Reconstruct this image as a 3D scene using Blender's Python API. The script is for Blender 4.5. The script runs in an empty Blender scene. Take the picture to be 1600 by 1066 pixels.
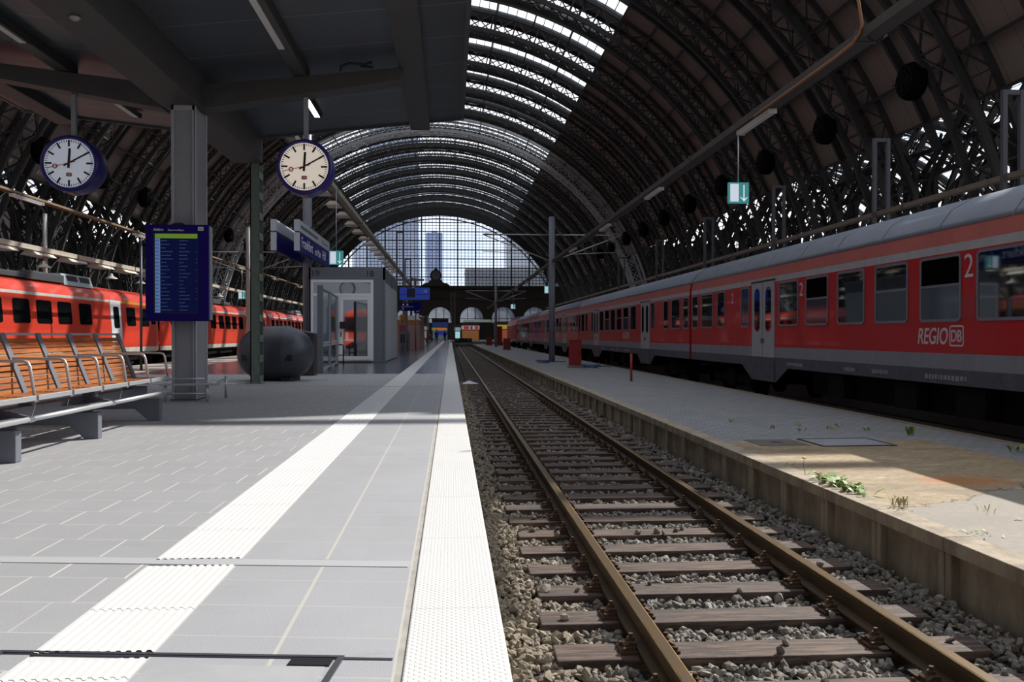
import bpy, math, random
import numpy as np
from mathutils import Vector, Matrix
random.seed(7); rng = np.random.default_rng(7)
SC = bpy.context.scene
COL = SC.collection
PI = math.pi
def R(d): return math.radians(d)
def lin(c):
    c = c/255.0
    return c/12.92 if c <= 0.04045 else ((c+0.055)/1.055)**2.4
def S(r, g, b): return (lin(r), lin(g), lin(b), 1.0)

# ------------------------------------------------------------------ materials
MATS = {}
def nt(m):
    m.use_nodes = True
    return m.node_tree.nodes, m.node_tree.links
def mat(name, col, rough=0.6, metal=0.0, var=0.0, vscale=3.0, vcol=None, stretch=(1,1,1), bump=0.0, bscale=40.0, spec=0.5, emit=None, estr=0.0, coat=0.0):
    """principled surface; var mixes in a second tone with noise (dirt, grain); bump roughens the surface"""
    if name in MATS: return MATS[name]
    m = bpy.data.materials.new(name); n, l = nt(m)
    b = n['Principled BSDF']
    b.inputs['Base Color'].default_value = col
    b.inputs['Roughness'].default_value = rough
    b.inputs['Metallic'].default_value = metal
    b.inputs['Specular IOR Level'].default_value = spec
    b.inputs['Coat Weight'].default_value = coat
    if emit:
        b.inputs['Emission Color'].default_value = emit
        b.inputs['Emission Strength'].default_value = estr
    if var > 0 or bump > 0:
        tc = n.new('ShaderNodeTexCoord'); mp = n.new('ShaderNodeMapping')
        mp.inputs['Scale'].default_value = stretch
        l.new(tc.outputs['Object'], mp.inputs['Vector'])
    if var > 0:
        no = n.new('ShaderNodeTexNoise'); no.inputs['Scale'].default_value = vscale
        no.inputs['Detail'].default_value = 6; no.inputs['Roughness'].default_value = 0.65
        l.new(mp.outputs[0], no.inputs['Vector'])
        rp = n.new('ShaderNodeValToRGB'); rp.color_ramp.elements[0].position = 0.35; rp.color_ramp.elements[1].position = 0.7
        l.new(no.outputs['Fac'], rp.inputs['Fac'])
        mu = n.new('ShaderNodeMath'); mu.operation = 'MULTIPLY'; mu.inputs[1].default_value = var
        l.new(rp.outputs['Color'], mu.inputs[0])
        mx = n.new('ShaderNodeMix'); mx.data_type = 'RGBA'
        mx.inputs['A'].default_value = col
        mx.inputs['B'].default_value = vcol if vcol else (col[0]*.4, col[1]*.4, col[2]*.4, 1)
        l.new(mu.outputs[0], mx.inputs['Factor']); l.new(mx.outputs['Result'], b.inputs['Base Color'])
    if bump > 0:
        nb = n.new('ShaderNodeTexNoise'); nb.inputs['Scale'].default_value = bscale; nb.inputs['Detail'].default_value = 4
        l.new(mp.outputs[0], nb.inputs['Vector'])
        bp = n.new('ShaderNodeBump'); bp.inputs['Strength'].default_value = bump; bp.inputs['Distance'].default_value = 0.02
        l.new(nb.outputs['Fac'], bp.inputs['Height']); l.new(bp.outputs[0], b.inputs['Normal'])
    MATS[name] = m
    return m
def glass(name, tint=(0.8,0.86,0.9,1), refl=0.12, dirt=0.0, dirtcol=(0.6,0.65,0.7,1)):
    """thin clear pane: mostly lets light through, a little mirror, a little dirt"""
    m = bpy.data.materials.new(name); n, l = nt(m); n.remove(n['Principled BSDF']); o = n['Material Output']
    t = n.new('ShaderNodeBsdfTransparent'); t.inputs[0].default_value = tint
    g = n.new('ShaderNodeBsdfGlossy'); g.inputs['Roughness'].default_value = 0.02
    x = n.new('ShaderNodeMixShader'); x.inputs[0].default_value = refl
    l.new(t.outputs[0], x.inputs[1]); l.new(g.outputs[0], x.inputs[2])
    out = x
    if dirt > 0:
        d = n.new('ShaderNodeBsdfTranslucent'); d.inputs[0].default_value = dirtcol
        y = n.new('ShaderNodeMixShader'); y.inputs[0].default_value = dirt
        l.new(x.outputs[0], y.inputs[1]); l.new(d.outputs[0], y.inputs[2]); out = y
    l.new(out.outputs[0], o.inputs['Surface'])
    MATS[name] = m; return m
def mirror_glass(name, base, refl=0.3, rough=0.03):
    """dark window pane in front of an unlit interior, mirroring what stands opposite"""
    m = bpy.data.materials.new(name); n, l = nt(m); n.remove(n['Principled BSDF']); o = n['Material Output']
    d = n.new('ShaderNodeBsdfDiffuse'); d.inputs[0].default_value = base
    g = n.new('ShaderNodeBsdfGlossy'); g.inputs['Roughness'].default_value = rough; g.inputs[0].default_value = (0.9,0.95,1,1)
    x = n.new('ShaderNodeMixShader'); x.inputs[0].default_value = refl
    l.new(d.outputs[0], x.inputs[1]); l.new(g.outputs[0], x.inputs[2]); l.new(x.outputs[0], o.inputs['Surface'])
    MATS[name] = m; return m

class G:
    """tiny wrapper to write node maths"""
    def __init__(s, m): s.n, s.l = nt(m)
    def new(s, t, **k):
        x = s.n.new(t)
        for a, b in k.items(): setattr(x, a, b)
        return x
    def put(s, sock, v):
        if hasattr(v, 'is_output') or hasattr(v, 'links'): s.l.new(v, sock)
        else: sock.default_value = v
    def m(s, op, a, b=0.0, c=0.0):
        x = s.n.new('ShaderNodeMath'); x.operation = op
        s.put(x.inputs[0], a); s.put(x.inputs[1], b); s.put(x.inputs[2], c)
        return x.outputs[0]
    def mix(s, f, a, b):
        x = s.n.new('ShaderNodeMix'); x.data_type = 'RGBA'
        s.put(x.inputs['Factor'], f); s.put(x.inputs['A'], a); s.put(x.inputs['B'], b)
        return x.outputs['Result']
    def xyz(s):
        t = s.n.new('ShaderNodeTexCoord'); q = s.n.new('ShaderNodeSeparateXYZ'); s.l.new(t.outputs['Object'], q.inputs[0])
        s.vec = t.outputs['Object']
        return q.outputs[0], q.outputs[1], q.outputs[2]
    def noise(s, scale, detail=5, rough=0.6, stretch=None):
        x = s.n.new('ShaderNodeTexNoise'); x.inputs['Scale'].default_value = scale; x.inputs['Detail'].default_value = detail; x.inputs['Roughness'].default_value = rough
        v = s.vec
        if stretch:
            mp = s.n.new('ShaderNodeMapping'); mp.inputs['Scale'].default_value = stretch; s.l.new(v, mp.inputs[0]); v = mp.outputs[0]
        s.l.new(v, x.inputs['Vector']); return x.outputs['Fac']
    def step(s, v, lo, hi):
        x = s.n.new('ShaderNodeMapRange'); x.clamp = True
        s.put(x.inputs[0], v); x.inputs[1].default_value = lo; x.inputs[2].default_value = hi
        return x.outputs[0]
    def line(s, v, period, offset, width):
        """1 on thin lines every `period`"""
        a = s.m('FRACT', s.m('DIVIDE', s.m('SUBTRACT', v, offset), period))
        a = s.m('MULTIPLY', s.m('SUBTRACT', 0.5, s.m('ABSOLUTE', s.m('SUBTRACT', a, 0.5))), period)   # distance to nearest line
        return s.m('LESS_THAN', a, width/2)

# ------------------------------------------------------------------ mesh builder
class MB:
    def __init__(s): s.v = []; s.f = []; s.mi = []; s.sm = []
    def add(s, vs, fs, m=0, smooth=False):
        o = len(s.v); s.v += [tuple(p) for p in vs]
        for f in fs: s.f.append(tuple(i+o for i in f)); s.mi.append(m); s.sm.append(smooth)
        return s
    def box(s, x0, x1, y0, y1, z0, z1, m=0):
        vs = [(x0,y0,z0),(x1,y0,z0),(x1,y1,z0),(x0,y1,z0),(x0,y0,z1),(x1,y0,z1),(x1,y1,z1),(x0,y1,z1)]
        return s.add(vs, [(0,3,2,1),(4,5,6,7),(0,1,5,4),(1,2,6,5),(2,3,7,6),(3,0,4,7)], m)
    def bar(s, a, b, w, h=None, up=(0,0,1), m=0, caps=True):
        h = h or w; a = Vector(a); b = Vector(b); d = (b-a).normalized(); u = Vector(up)
        if abs(d.dot(u)) > 0.98: u = Vector((0,1,0)) if abs(d.y) < 0.9 else Vector((1,0,0))
        r = d.cross(u).normalized(); u = r.cross(d).normalized()
        vs = [p + r*(i*w/2) + u*(j*h/2) for p in (a,b) for i,j in ((-1,-1),(1,-1),(1,1),(-1,1))]
        fs = [(0,1,5,4),(1,2,6,5),(2,3,7,6),(3,0,4,7)]
        if caps: fs += [(3,2,1,0),(4,5,6,7)]
        return s.add(vs, fs, m)
    def tube(s, path, r, n=8, m=0, smooth=True):
        path = [Vector(p) for p in path]; rs = r if isinstance(r,(list,tuple)) else [r]*len(path); vs = []; up = None
        for i, p in enumerate(path):
            d = (path[min(i+1,len(path)-1)] - path[max(i-1,0)]).normalized()
            if up is None: up = Vector((0,0,1)) if abs(d.z) < 0.9 else Vector((1,0,0))
            a = d.cross(up).normalized(); up = a.cross(d).normalized()
            for k in range(n):
                t = 2*PI*k/n; vs.append(p + (a*math.cos(t) + up*math.sin(t))*rs[i])
        fs = []
        for i in range(len(path)-1):
            for k in range(n): fs.append((i*n+k, i*n+(k+1)%n, (i+1)*n+(k+1)%n, (i+1)*n+k))
        s.add(vs, fs, m, smooth)
        o = len(s.v)-len(vs)
        s.f.append(tuple(o+k for k in range(n-1,-1,-1))); s.mi.append(m); s.sm.append(False)
        s.f.append(tuple(o+(len(path)-1)*n+k for k in range(n))); s.mi.append(m); s.sm.append(False)
        return s
    def lathe(s, prof, o=(0,0,0), axis='z', n=24, m=0, smooth=True):
        """prof: list of (radius, distance along axis)"""
        o = Vector(o); vs = []
        for r, t in prof:
            for k in range(n):
                a = 2*PI*k/n; c, q = r*math.cos(a), r*math.sin(a)
                vs.append(o + Vector({'z':(c,q,t),'y':(c,t,q),'x':(t,c,q)}[axis]))
        fs = []
        for i in range(len(prof)-1):
            for k in range(n):
                f = (i*n+k, i*n+(k+1)%n, (i+1)*n+(k+1)%n, (i+1)*n+k)
                fs.append(f if axis != 'y' else f[::-1])
        return s.add(vs, fs, m, smooth)
    def disc(s, o, r, axis='y', n=32, m=0, sign=-1):
        o = Vector(o); vs = []
        for k in range(n):
            a = 2*PI*k/n; c, q = r*math.cos(a), r*math.sin(a)
            vs.append(o + Vector({'z':(c,q,0),'y':(c,0,q),'x':(0,c,q)}[axis]))
        return s.add(vs, [tuple(range(n))], m)
    def prism(s, poly, axis, lo, hi, m=0, ms=None, smooth=False, caps=True):
        """poly in the two other axes (x,z for y; y,z for x; x,y for z), pushed along axis from lo to hi; ms = material per side"""
        n = len(poly)
        def P(p, t): return {'y':(p[0],t,p[1]), 'x':(t,p[0],p[1]), 'z':(p[0],p[1],t)}[axis]
        o = len(s.v); s.v += [P(p,lo) for p in poly] + [P(p,hi) for p in poly]
        for i in range(n):
            j = (i+1)%n; s.f.append((o+i,o+j,o+n+j,o+n+i)); s.mi.append(ms[i] if ms else m); s.sm.append(smooth)
        if caps:
            s.f.append(tuple(o+i for i in range(n-1,-1,-1))); s.mi.append(m); s.sm.append(False)
            s.f.append(tuple(o+n+i for i in range(n))); s.mi.append(m); s.sm.append(False)
        return s
    def sweep(s, prof, y0, y1, ms, smooth=False):
        """open profile of (x,z) points along y; ms material per strip"""
        n = len(prof); o = len(s.v)
        s.v += [(x,y0,z) for x,z in prof] + [(x,y1,z) for x,z in prof]
        for i in range(n-1):
            s.f.append((o+i,o+n+i,o+n+i+1,o+i+1)); s.mi.append(ms[i] if isinstance(ms,(list,tuple)) else ms); s.sm.append(smooth)
        return s
    def build(s, name, mats, parent=None, bevel=0, fix=True):
        me = bpy.data.meshes.new(name); me.from_pydata([tuple(v) for v in s.v], [], s.f)
        for m in (mats if isinstance(mats,(list,tuple)) else [mats]): me.materials.append(m)
        me.polygons.foreach_set('material_index', s.mi); me.polygons.foreach_set('use_smooth', s.sm)
        if fix:
            import bmesh
            b = bmesh.new(); b.from_mesh(me); bmesh.ops.recalc_face_normals(b, faces=b.faces); b.to_mesh(me); b.free()
        me.update()
        o = bpy.data.objects.new(name, me); COL.objects.link(o)
        if parent: o.parent = parent
        if bevel:
            bv = o.modifiers.new('edge', 'BEVEL'); bv.width = bevel; bv.segments = 2; bv.limit_method = 'ANGLE'
        return o

def tag(o, label=None, cat=None, group=None, kind=None):
    if label: o['label'] = label
    if cat: o['category'] = cat
    if group: o['group'] = group
    if kind: o['kind'] = kind
    return o
def thing(name, loc, label, cat, group=None, rz=0, kind=None):
    o = bpy.data.objects.new(name, None); COL.objects.link(o); o.empty_display_size = 0.2
    o.location = loc; o.rotation_euler = (0,0,rz)
    return tag(o, label, cat, group, kind)
def structure(o, label=None, cat=None): return tag(o, label, cat, None, 'structure')
KIDS = {}
def kids(o): return [c for c in bpy.data.objects if c.parent == o]
def copy_tree(o, parent=None, loc=None, rz=None, label=None):
    c = o.copy(); COL.objects.link(c)
    if parent: c.parent = parent
    for ch in kids(o): copy_tree(ch, c)
    if loc is not None: c.location = loc
    if rz is not None: c.rotation_euler = (0,0,rz)
    if label: c['label'] = label
    return c
def words(name, txt, size, m, parent, loc, rot, align='LEFT', depth=0.002, sx=1.0, shear=0.0, off=0.0):
    """raised lettering as a mesh"""
    cu = bpy.data.curves.new(name, 'FONT'); cu.body = txt; cu.size = size; cu.align_x = align; cu.extrude = depth; cu.shear = shear; cu.offset = off
    t = bpy.data.objects.new('tmp', cu); COL.objects.link(t)
    bpy.context.view_layer.update()
    me = bpy.data.meshes.new_from_object(t.evaluated_get(bpy.context.evaluated_depsgraph_get()))
    bpy.data.objects.remove(t); me.name = name
    me.materials.clear(); me.materials.append(m)
    o = bpy.data.objects.new(name, me); COL.objects.link(o); o.parent = parent; o.location = loc; o.rotation_euler = rot; o.scale = (sx,1,1)
    return o
def rrect(w, h, r, n=4):
    pts = []
    for cx, cy, a0 in ((w/2-r,h/2-r,0),(-w/2+r,h/2-r,90),(-w/2+r,-h/2+r,180),(w/2-r,-h/2+r,270)):
        for k in range(n+1):
            a = R(a0 + 90*k/n); pts.append((cx+r*math.cos(a), cy+r*math.sin(a)))
    return pts
def ring(mb, P, w, h, r, t, m=0, d=0.0, n=4):
    """flat rounded frame; P maps (u,v,depth) to 3d"""
    a = rrect(w,h,r,n); b = rrect(w-2*t,h-2*t,max(r-t,0.005),n); k = len(a)
    vs = [P(u,v,0) for u,v in a]+[P(u,v,d) for u,v in a]+[P(u,v,d) for u,v in b]+[P(u,v,0) for u,v in b]
    fs = []
    for i in range(k):
        j = (i+1)%k
        fs += [(i,j,k+j,k+i),(k+i,k+j,2*k+j,2*k+i),(2*k+i,2*k+j,3*k+j,3*k+i)]
    mb.add(vs, fs, m)
def plate(mb, P, w, h, r, m=0, d=0.0, n=4):
    a = rrect(w,h,r,n); mb.add([P(u,v,d) for u,v in a], [tuple(range(len(a)))], m)

ORD = ['nearest','second','third','fourth','fifth','sixth','seventh','eighth','ninth','tenth','eleventh','twelfth','thirteenth','fourteenth','fifteenth','sixteenth','seventeenth','eighteenth','nineteenth','twentieth']

# ------------------------------------------------------------------ camera, sun, sky
cam = bpy.data.cameras.new('camera'); co = bpy.data.objects.new('camera', cam); COL.objects.link(co)
F = 1320.0
cam.sensor_width = 36; cam.lens = 36*F/1600; cam.clip_end = 2000; cam.clip_start = 0.05
YAW, PITCH = math.atan((800-704)/F), math.atan((533-524)/F)
co.location = (0,0,0.95); co.rotation_euler = (PI/2-PITCH, 0, -YAW)
SC.camera = co
sl = bpy.data.lights.new('sun','SUN'); sl.energy = 6.0; sl.angle = R(0.55); sl.color = (1.0,0.95,0.88)
so = bpy.data.objects.new('sun', sl); COL.objects.link(so)
SUN = Vector((0.90,0.70,1.0)).normalized()
so.rotation_euler = SUN.to_track_quat('Z','Y').to_euler(); so.location = (40,30,60)
w = bpy.data.worlds.new('sky'); SC.world = w; w.use_nodes = True
n, l = w.node_tree.nodes, w.node_tree.links
bg = n['Background']; tc = n.new('ShaderNodeTexCoord'); no = n.new('ShaderNodeTexNoise'); no.inputs['Scale'].default_value = 2.2; no.inputs['Detail'].default_value = 7
mp = n.new('ShaderNodeMapping'); mp.inputs['Scale'].default_value = (1,1,2.2); l.new(tc.outputs['Generated'], mp.inputs[0]); l.new(mp.outputs[0], no.inputs['Vector'])
rp = n.new('ShaderNodeValToRGB'); rp.color_ramp.elements[0].position = 0.34; rp.color_ramp.elements[1].position = 0.52
rp.color_ramp.elements[0].color = (0.55,0.71,1.0,1); rp.color_ramp.elements[1].color = (1.0,1.0,1.02,1)
l.new(no.outputs['Fac'], rp.inputs['Fac']); l.new(rp.outputs['Color'], bg.inputs['Color'])
# brighter thin cloud around the sun (south-east), deeper clear sky in the west
dt = n.new('ShaderNodeVectorMath'); dt.operation = 'DOT_PRODUCT'; dt.inputs[1].default_value = Vector((0.55,0.75,0.35)).normalized(); l.new(tc.outputs['Generated'], dt.inputs[0])
mr = n.new('ShaderNodeMapRange'); mr.inputs[1].default_value = -0.35; mr.inputs[2].default_value = 0.75; mr.inputs[3].default_value = 0.30; mr.inputs[4].default_value = 1.45
l.new(dt.outputs['Value'], mr.inputs[0]); l.new(mr.outputs[0], bg.inputs['Strength'])
SC.view_settings.view_transform = 'Standard'; SC.view_settings.look = 'None'; SC.view_settings.exposure = 0.0; SC.view_settings.gamma = 1.0
SC.view_settings.use_curve_mapping = False
SC.cycles.max_bounces = 7; SC.cycles.diffuse_bounces = 4; SC.cycles.glossy_bounces = 3; SC.cycles.transmission_bounces = 4; SC.cycles.transparent_max_bounces = 14
SC.cycles.sample_clamp_indirect = 4.0
SC.cycles.caustics_reflective = False; SC.cycles.caustics_refractive = False
# ================================================================== GROUND, PLATFORMS, TRACK
PE = 0.17      # platform edge (x)
def paving(name, x_period, x_off, row, row_off, stagger, base, joint, polish=False, jw=0.010, jh=0.45, jv=0.85, polish2=True):
    m = bpy.data.materials.new(name); g = G(m); x, y, z = g.xyz(); b = g.n['Principled BSDF']
    ys = g.m('ADD', y, g.m('MULTIPLY', x, 0.12))                      # the slabs lie slightly askew to the edge
    r = g.m('FLOOR', g.m('DIVIDE', g.m('SUBTRACT', ys, row_off), row))
    jx = g.line(g.m('ADD', x, g.m('MULTIPLY', g.m('FRACT', g.m('MULTIPLY', r, 0.3819)), stagger)), x_period, x_off, jw)
    jy = g.line(ys, row, row_off, 0.006)
    wn = g.new('ShaderNodeTexWhiteNoise', noise_dimensions='2D'); cb = g.new('ShaderNodeCombineXYZ')
    g.put(cb.inputs[0], r); g.put(cb.inputs[1], g.m('FLOOR', g.m('DIVIDE', x, x_period))); g.l.new(cb.outputs[0], wn.inputs['Vector'])
    c0 = g.mix(g.noise(1.3, 6, 0.7), (base[0]*.80,base[1]*.80,base[2]*.80,1), (base[0]*1.1,base[1]*1.1,base[2]*1.1,1))
    c1 = g.mix(g.m('MULTIPLY', g.step(g.noise(170, 3, 0.9), .35, .7), 0.40), c0, (base[0]*1.5,base[1]*1.5,base[2]*1.5,1))
    c1 = g.mix(g.m('MULTIPLY', wn.outputs['Value'], 0.12), c1, (base[0]*.7,base[1]*.7,base[2]*.72,1))
    st = g.step(g.noise(3.1, 8, 0.75, (0.5,2.0,1)), 0.60, 0.78)
    c1 = g.mix(g.m('MULTIPLY', st, 0.42), c1, (base[0]*.5,base[1]*.5,base[2]*.5,1))
    c2 = g.mix(g.m('MULTIPLY', jx, jv if not polish2 else g.m('ADD', .25, g.m('MULTIPLY', wn.outputs['Value'], .6))), c1, joint)
    c2 = g.mix(g.m('MULTIPLY', jy, jh), c2, joint)
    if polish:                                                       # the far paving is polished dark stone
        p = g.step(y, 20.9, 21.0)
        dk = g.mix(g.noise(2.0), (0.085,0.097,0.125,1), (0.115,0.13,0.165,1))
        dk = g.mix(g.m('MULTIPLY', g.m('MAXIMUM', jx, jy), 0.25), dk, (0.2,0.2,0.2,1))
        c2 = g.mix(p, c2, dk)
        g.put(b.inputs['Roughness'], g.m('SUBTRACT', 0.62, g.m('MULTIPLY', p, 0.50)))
    else: b.inputs['Roughness'].default_value = 0.6
    g.l.new(c2, b.inputs['Base Color'])
    bp = g.new('ShaderNodeBump'); bp.inputs['Strength'].default_value = 0.25; bp.inputs['Distance'].default_value = 0.004
    g.put(bp.inputs['Height'], g.m('SUBTRACT', g.noise(180, 2), g.m('MULTIPLY', g.m('MAXIMUM', jx, jy), 1.2))); g.l.new(bp.outputs[0], b.inputs['Normal'])
    return m
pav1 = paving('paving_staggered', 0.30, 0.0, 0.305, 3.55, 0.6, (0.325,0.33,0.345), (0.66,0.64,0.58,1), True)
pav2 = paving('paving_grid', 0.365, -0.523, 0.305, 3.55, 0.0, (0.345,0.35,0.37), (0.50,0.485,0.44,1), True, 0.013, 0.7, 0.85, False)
conc = mat('platform_concrete', (0.30,0.28,0.25,1), 0.85, var=0.5, vscale=2.2, bump=0.4, bscale=30)
yend = 135.0
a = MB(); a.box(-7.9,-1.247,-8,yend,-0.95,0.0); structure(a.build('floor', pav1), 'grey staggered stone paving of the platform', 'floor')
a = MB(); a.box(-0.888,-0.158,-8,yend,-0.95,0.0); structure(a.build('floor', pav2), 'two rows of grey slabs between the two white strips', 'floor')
# ribbed tactile strip
wht = mat('white_ribbed_paving', (0.64,0.64,0.635,1), 0.6, var=0.25, vscale=4, vcol=(0.62,0.62,0.60,1))
whtd = bpy.data.materials.new('white_studded_paving'); g = G(whtd); x, y, z = g.xyz(); b = g.n['Principled BSDF']
dots = g.m('MULTIPLY', g.m('SINE', g.m('MULTIPLY', x, 2*PI/0.030)), g.m('SINE', g.m('MULTIPLY', y, 2*PI/0.030)))
dm = g.step(dots, 0.1, 0.45)
jt = g.line(y, 1.02, 3.95, 0.008)
c = g.mix(g.noise(2.5, 7, 0.7), (0.68,0.68,0.675,1), (0.60,0.60,0.595,1))
c = g.mix(g.m('MULTIPLY', dm, 0.22), c, (0.5,0.52,0.5,1)); c = g.mix(g.m('MULTIPLY', jt, 0.6), c, (0.4,0.4,0.38,1))
g.l.new(c, b.inputs['Base Color']); b.inputs['Roughness'].default_value = 0.6
bp = g.new('ShaderNodeBump'); bp.inputs['Strength'].default_value = 0.5; bp.inputs['Distance'].default_value = 0.004; g.l.new(dm, bp.inputs['Height']); g.l.new(bp.outputs[0], b.inputs['Normal'])
a = MB(); prof = []; n_r = 12; x0 = -1.247; pw = 0.359/n_r
for k in range(n_r):
    for u, zz in ((0.0,0.0),(0.18,0.0),(0.34,0.006),(0.72,0.006),(0.88,0.0)): prof.append((x0+pw*(k+u), zz))
prof.append((-0.888,0.0))
ys = [-8, 2.56]; segs = [(-8,2.545),(2.60,3.555),(3.66,15.6),(15.66,yend)]
for s0, s1 in segs:
    cuts = [s0]; t = math.ceil(s0/0.6)*0.6
    while t < min(s1, 14): cuts.append(t); t += 0.6
    cuts.append(s1)
    for c0, c1 in zip(cuts[:-1], cuts[1:]):
        if c1-c0 > 0.02: a.sweep(prof, c0, c1-(0.004 if c1 < 14 else 0), 0)
a.box(-1.247,-0.888,-8,yend,-0.95,-0.004)
structure(a.build('trim_1', wht, fix=False), 'white ribbed guidance strip running along the paving', 'tactile strip')
a = MB(); a.box(-0.135,PE,-8,yend,-0.10,0.004); structure(a.build('trim_2', whtd, bevel=0.006), 'white studded edge strip beside the empty track', 'edge strip')
a = MB(); a.box(-0.158,-0.135,-8,yend,-0.3,-0.003); structure(a.build('trim_3', mat('joint_mortar',(0.40,0.385,0.35,1),0.9,var=.5,vscale=8)), 'grey mortar joint beside the white edge strip', 'joint')
a = MB(); a.box(-0.13,0.10,-8,yend,-0.95,-0.10); structure(a.build('wall_platform', conc), 'concrete side of the platform below the white edge', 'platform wall')
# drainage channels across the paving
steel = mat('galvanised_steel', (0.55,0.57,0.60,1), 0.45, 0.7, var=.3, vscale=9, vcol=(.35,.37,.4,1))
dsteel = mat('dark_steel', (0.10,0.105,0.125,1), 0.5, 0.6)
ltgrey = mat('channel_grey', (0.46,0.47,0.48,1), 0.6, var=.3)
def channel(label, y, x0, x1, wd, m, rz=-0.115):
    t = thing('drainage_channel', (-0.17,y,0), label, 'drain', 'drain channels across the paving', rz)
    q = MB(); q.box(x0,x1,-wd/2,-wd/2+0.006,-0.02,0.003); q.box(x0,x1,wd/2-0.006,wd/2,-0.02,0.003); q.build('channel_edge', m, t)
    q = MB(); q.box(x0,x1,-wd/2+0.006,wd/2-0.006,-0.02,0.0025); q.build('slot', mat('slot_grey',(0.42,0.43,0.45,1),0.6) if wd > 0.06 else dsteel, t)
    return t
channel('pale drain channel crossing the slabs in the sunlit paving', 3.52, -6.9, 0.0, 0.10, ltgrey)
channel('thin dark metal seam crossing the paving nearest the camera', 2.485, -6.5, 0.0, 0.014, dsteel)
channel('pale seam crossing the shaded paving in front of the glass cabin', 15.55, -7.6, 0.0, 0.05, ltgrey, -0.2)
t = thing('access_cover', (-0.62,2.372,0), 'sunken inspection cover with a black metal frame corner in the slabs', 'manhole cover', rz=-0.115)
q = MB()
for x0,x1,y0,y1 in ((-0.75,0.29,0.162,0.176),(0.272,0.29,-0.6,0.162),(-0.75,-0.735,-0.6,0.162)): q.box(x0,x1,y0,y1,-0.02,0.006)
q.build('frame', dsteel, t)
q = MB(); q.box(0.14,0.262,0.105,0.150,-0.02,0.0045); q.build('lifting_slot', mat('black_slot',(0.01,0.01,0.012,1),0.5), t)
q = MB(); q.box(-0.25,0.25,-0.6,0.10,-0.02,0.002); q.build('inlay', mat('cover_inlay',(0.40,0.405,0.42,1),0.6,var=.3), t)
# land under everything
soil = mat('trackbed_soil', (0.055,0.05,0.045,1), 0.95, var=.6, vscale=3, bump=.6, bscale=25)
a = MB(); a.box(-90,90,-60,190,-1.3,-1.02); structure(a.build('ground', soil), 'dark track bed between the platforms', 'ground')
a = MB(); a.box(-90,90,135,182,-1.02,-0.002); structure(a.build('floor', mat('concourse_floor',(0.20,0.20,0.20,1),0.3)), 'grey floor of the cross concourse at the far end', 'floor')
# ------------------------------------------------------------------ baggage platforms (low, between tracks)
bag = bpy.data.materials.new('baggage_platform_top'); g = G(bag); x, y, z = g.xyz(); b = g.n['Principled BSDF']
near = g.m('MULTIPLY', g.m('LESS_THAN', y, 11.1), g.m('LESS_THAN', x, 6.45))
cob = g.new('ShaderNodeTexBrick'); g.l.new(g.vec, cob.inputs['Vector']); cob.inputs['Scale'].default_value = 1.0
cob.inputs['Brick Width'].default_value = 0.22; cob.inputs['Row Height'].default_value = 0.14; cob.inputs['Mortar Size'].default_value = 0.009
cob.inputs['Color1'].default_value = (0.30,0.31,0.325,1); cob.inputs['Color2'].default_value = (0.25,0.26,0.275,1); cob.inputs['Mortar'].default_value = (0.15,0.155,0.16,1)
cc = g.mix(g.m('MULTIPLY', g.step(g.noise(1.2,7,.7), .45, .75), .35), cob.outputs['Color'], (0.15,0.15,0.15,1))
tan = g.mix(g.step(g.noise(13,9,.85,(1,1.2,1)), .36, .66), (0.22,0.165,0.10,1), (0.47,0.37,0.225,1))
tan = g.mix(g.m('MULTIPLY', g.step(g.noise(0.9,6,.6,(1,2.2,1)), .48, .62), .55), tan, (0.17,0.13,0.085,1))
tan = g.mix(g.m('MULTIPLY', g.step(g.noise(3.6,8,.75,(1,1.8,1)), .50, .68), .55), tan, (0.22,0.165,0.10,1))
tan = g.mix(g.m('MULTIPLY', g.step(g.noise(2.3,7,.7,(.8,2.0,1)), .55, .70), .6), tan, (0.62,0.55,0.42,1))
dst = g.m('ADD', g.m('POWER', g.m('DIVIDE', g.m('SUBTRACT', x, 5.05), 0.55), 2), g.m('POWER', g.m('DIVIDE', g.m('SUBTRACT', g.m('ADD', y, g.m('MULTIPLY', g.noise(3), .5)), 8.2), 0.42), 2))
rust = g.m('MULTIPLY', g.step(dst, 1.0, 0.15), 0.75)
tan = g.mix(rust, tan, (0.42,0.17,0.045,1))
nx = g.m('ADD', y, g.m('MULTIPLY', g.noise(2.3,6,.7), 1.1))
grey = g.m('LESS_THAN', g.m('ADD', nx, g.m('MULTIPLY', x, -0.55)), 5.15)
tan = g.mix(g.m('MULTIPLY', grey, .75), tan, g.mix(g.noise(30,4,.8), (0.20,0.19,0.175,1), (0.36,0.34,0.31,1)))
crk = g.m('LESS_THAN', g.m('ABSOLUTE', g.m('SUBTRACT', g.m('ADD', nx, g.m('MULTIPLY', x, -0.55)), 5.17)), 0.016)
tan = g.mix(g.m('MULTIPLY', crk, .8), tan, (0.03,0.028,0.02,1))
col = g.mix(near, cc, tan)
g.l.new(col, b.inputs['Base Color']); b.inputs['Roughness'].default_value = 0.8
bp = g.new('ShaderNodeBump'); bp.inputs['Strength'].default_value = 0.4; bp.inputs['Distance'].default_value = 0.015
g.put(bp.inputs['Height'], g.m('SUBTRACT', g.noise(45,5,.8), g.m('MULTIPLY', cob.outputs['Fac'], g.m('SUBTRACT', 1.0, near)))); g.l.new(bp.outputs[0], b.inputs['Normal'])
ZB = -0.48; XB = 3.47
a = MB(); a.box(XB+0.20,7.45,-8,yend,-1.0,ZB); structure(a.build('floor', bag), 'low bare baggage platform between the empty track and the red train', 'platform')
cop = mat('coping_concrete', (0.36,0.27,0.175,1), 0.85, var=.6, vscale=6, vcol=(0.17,0.135,0.095,1), bump=.5, bscale=60)
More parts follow.
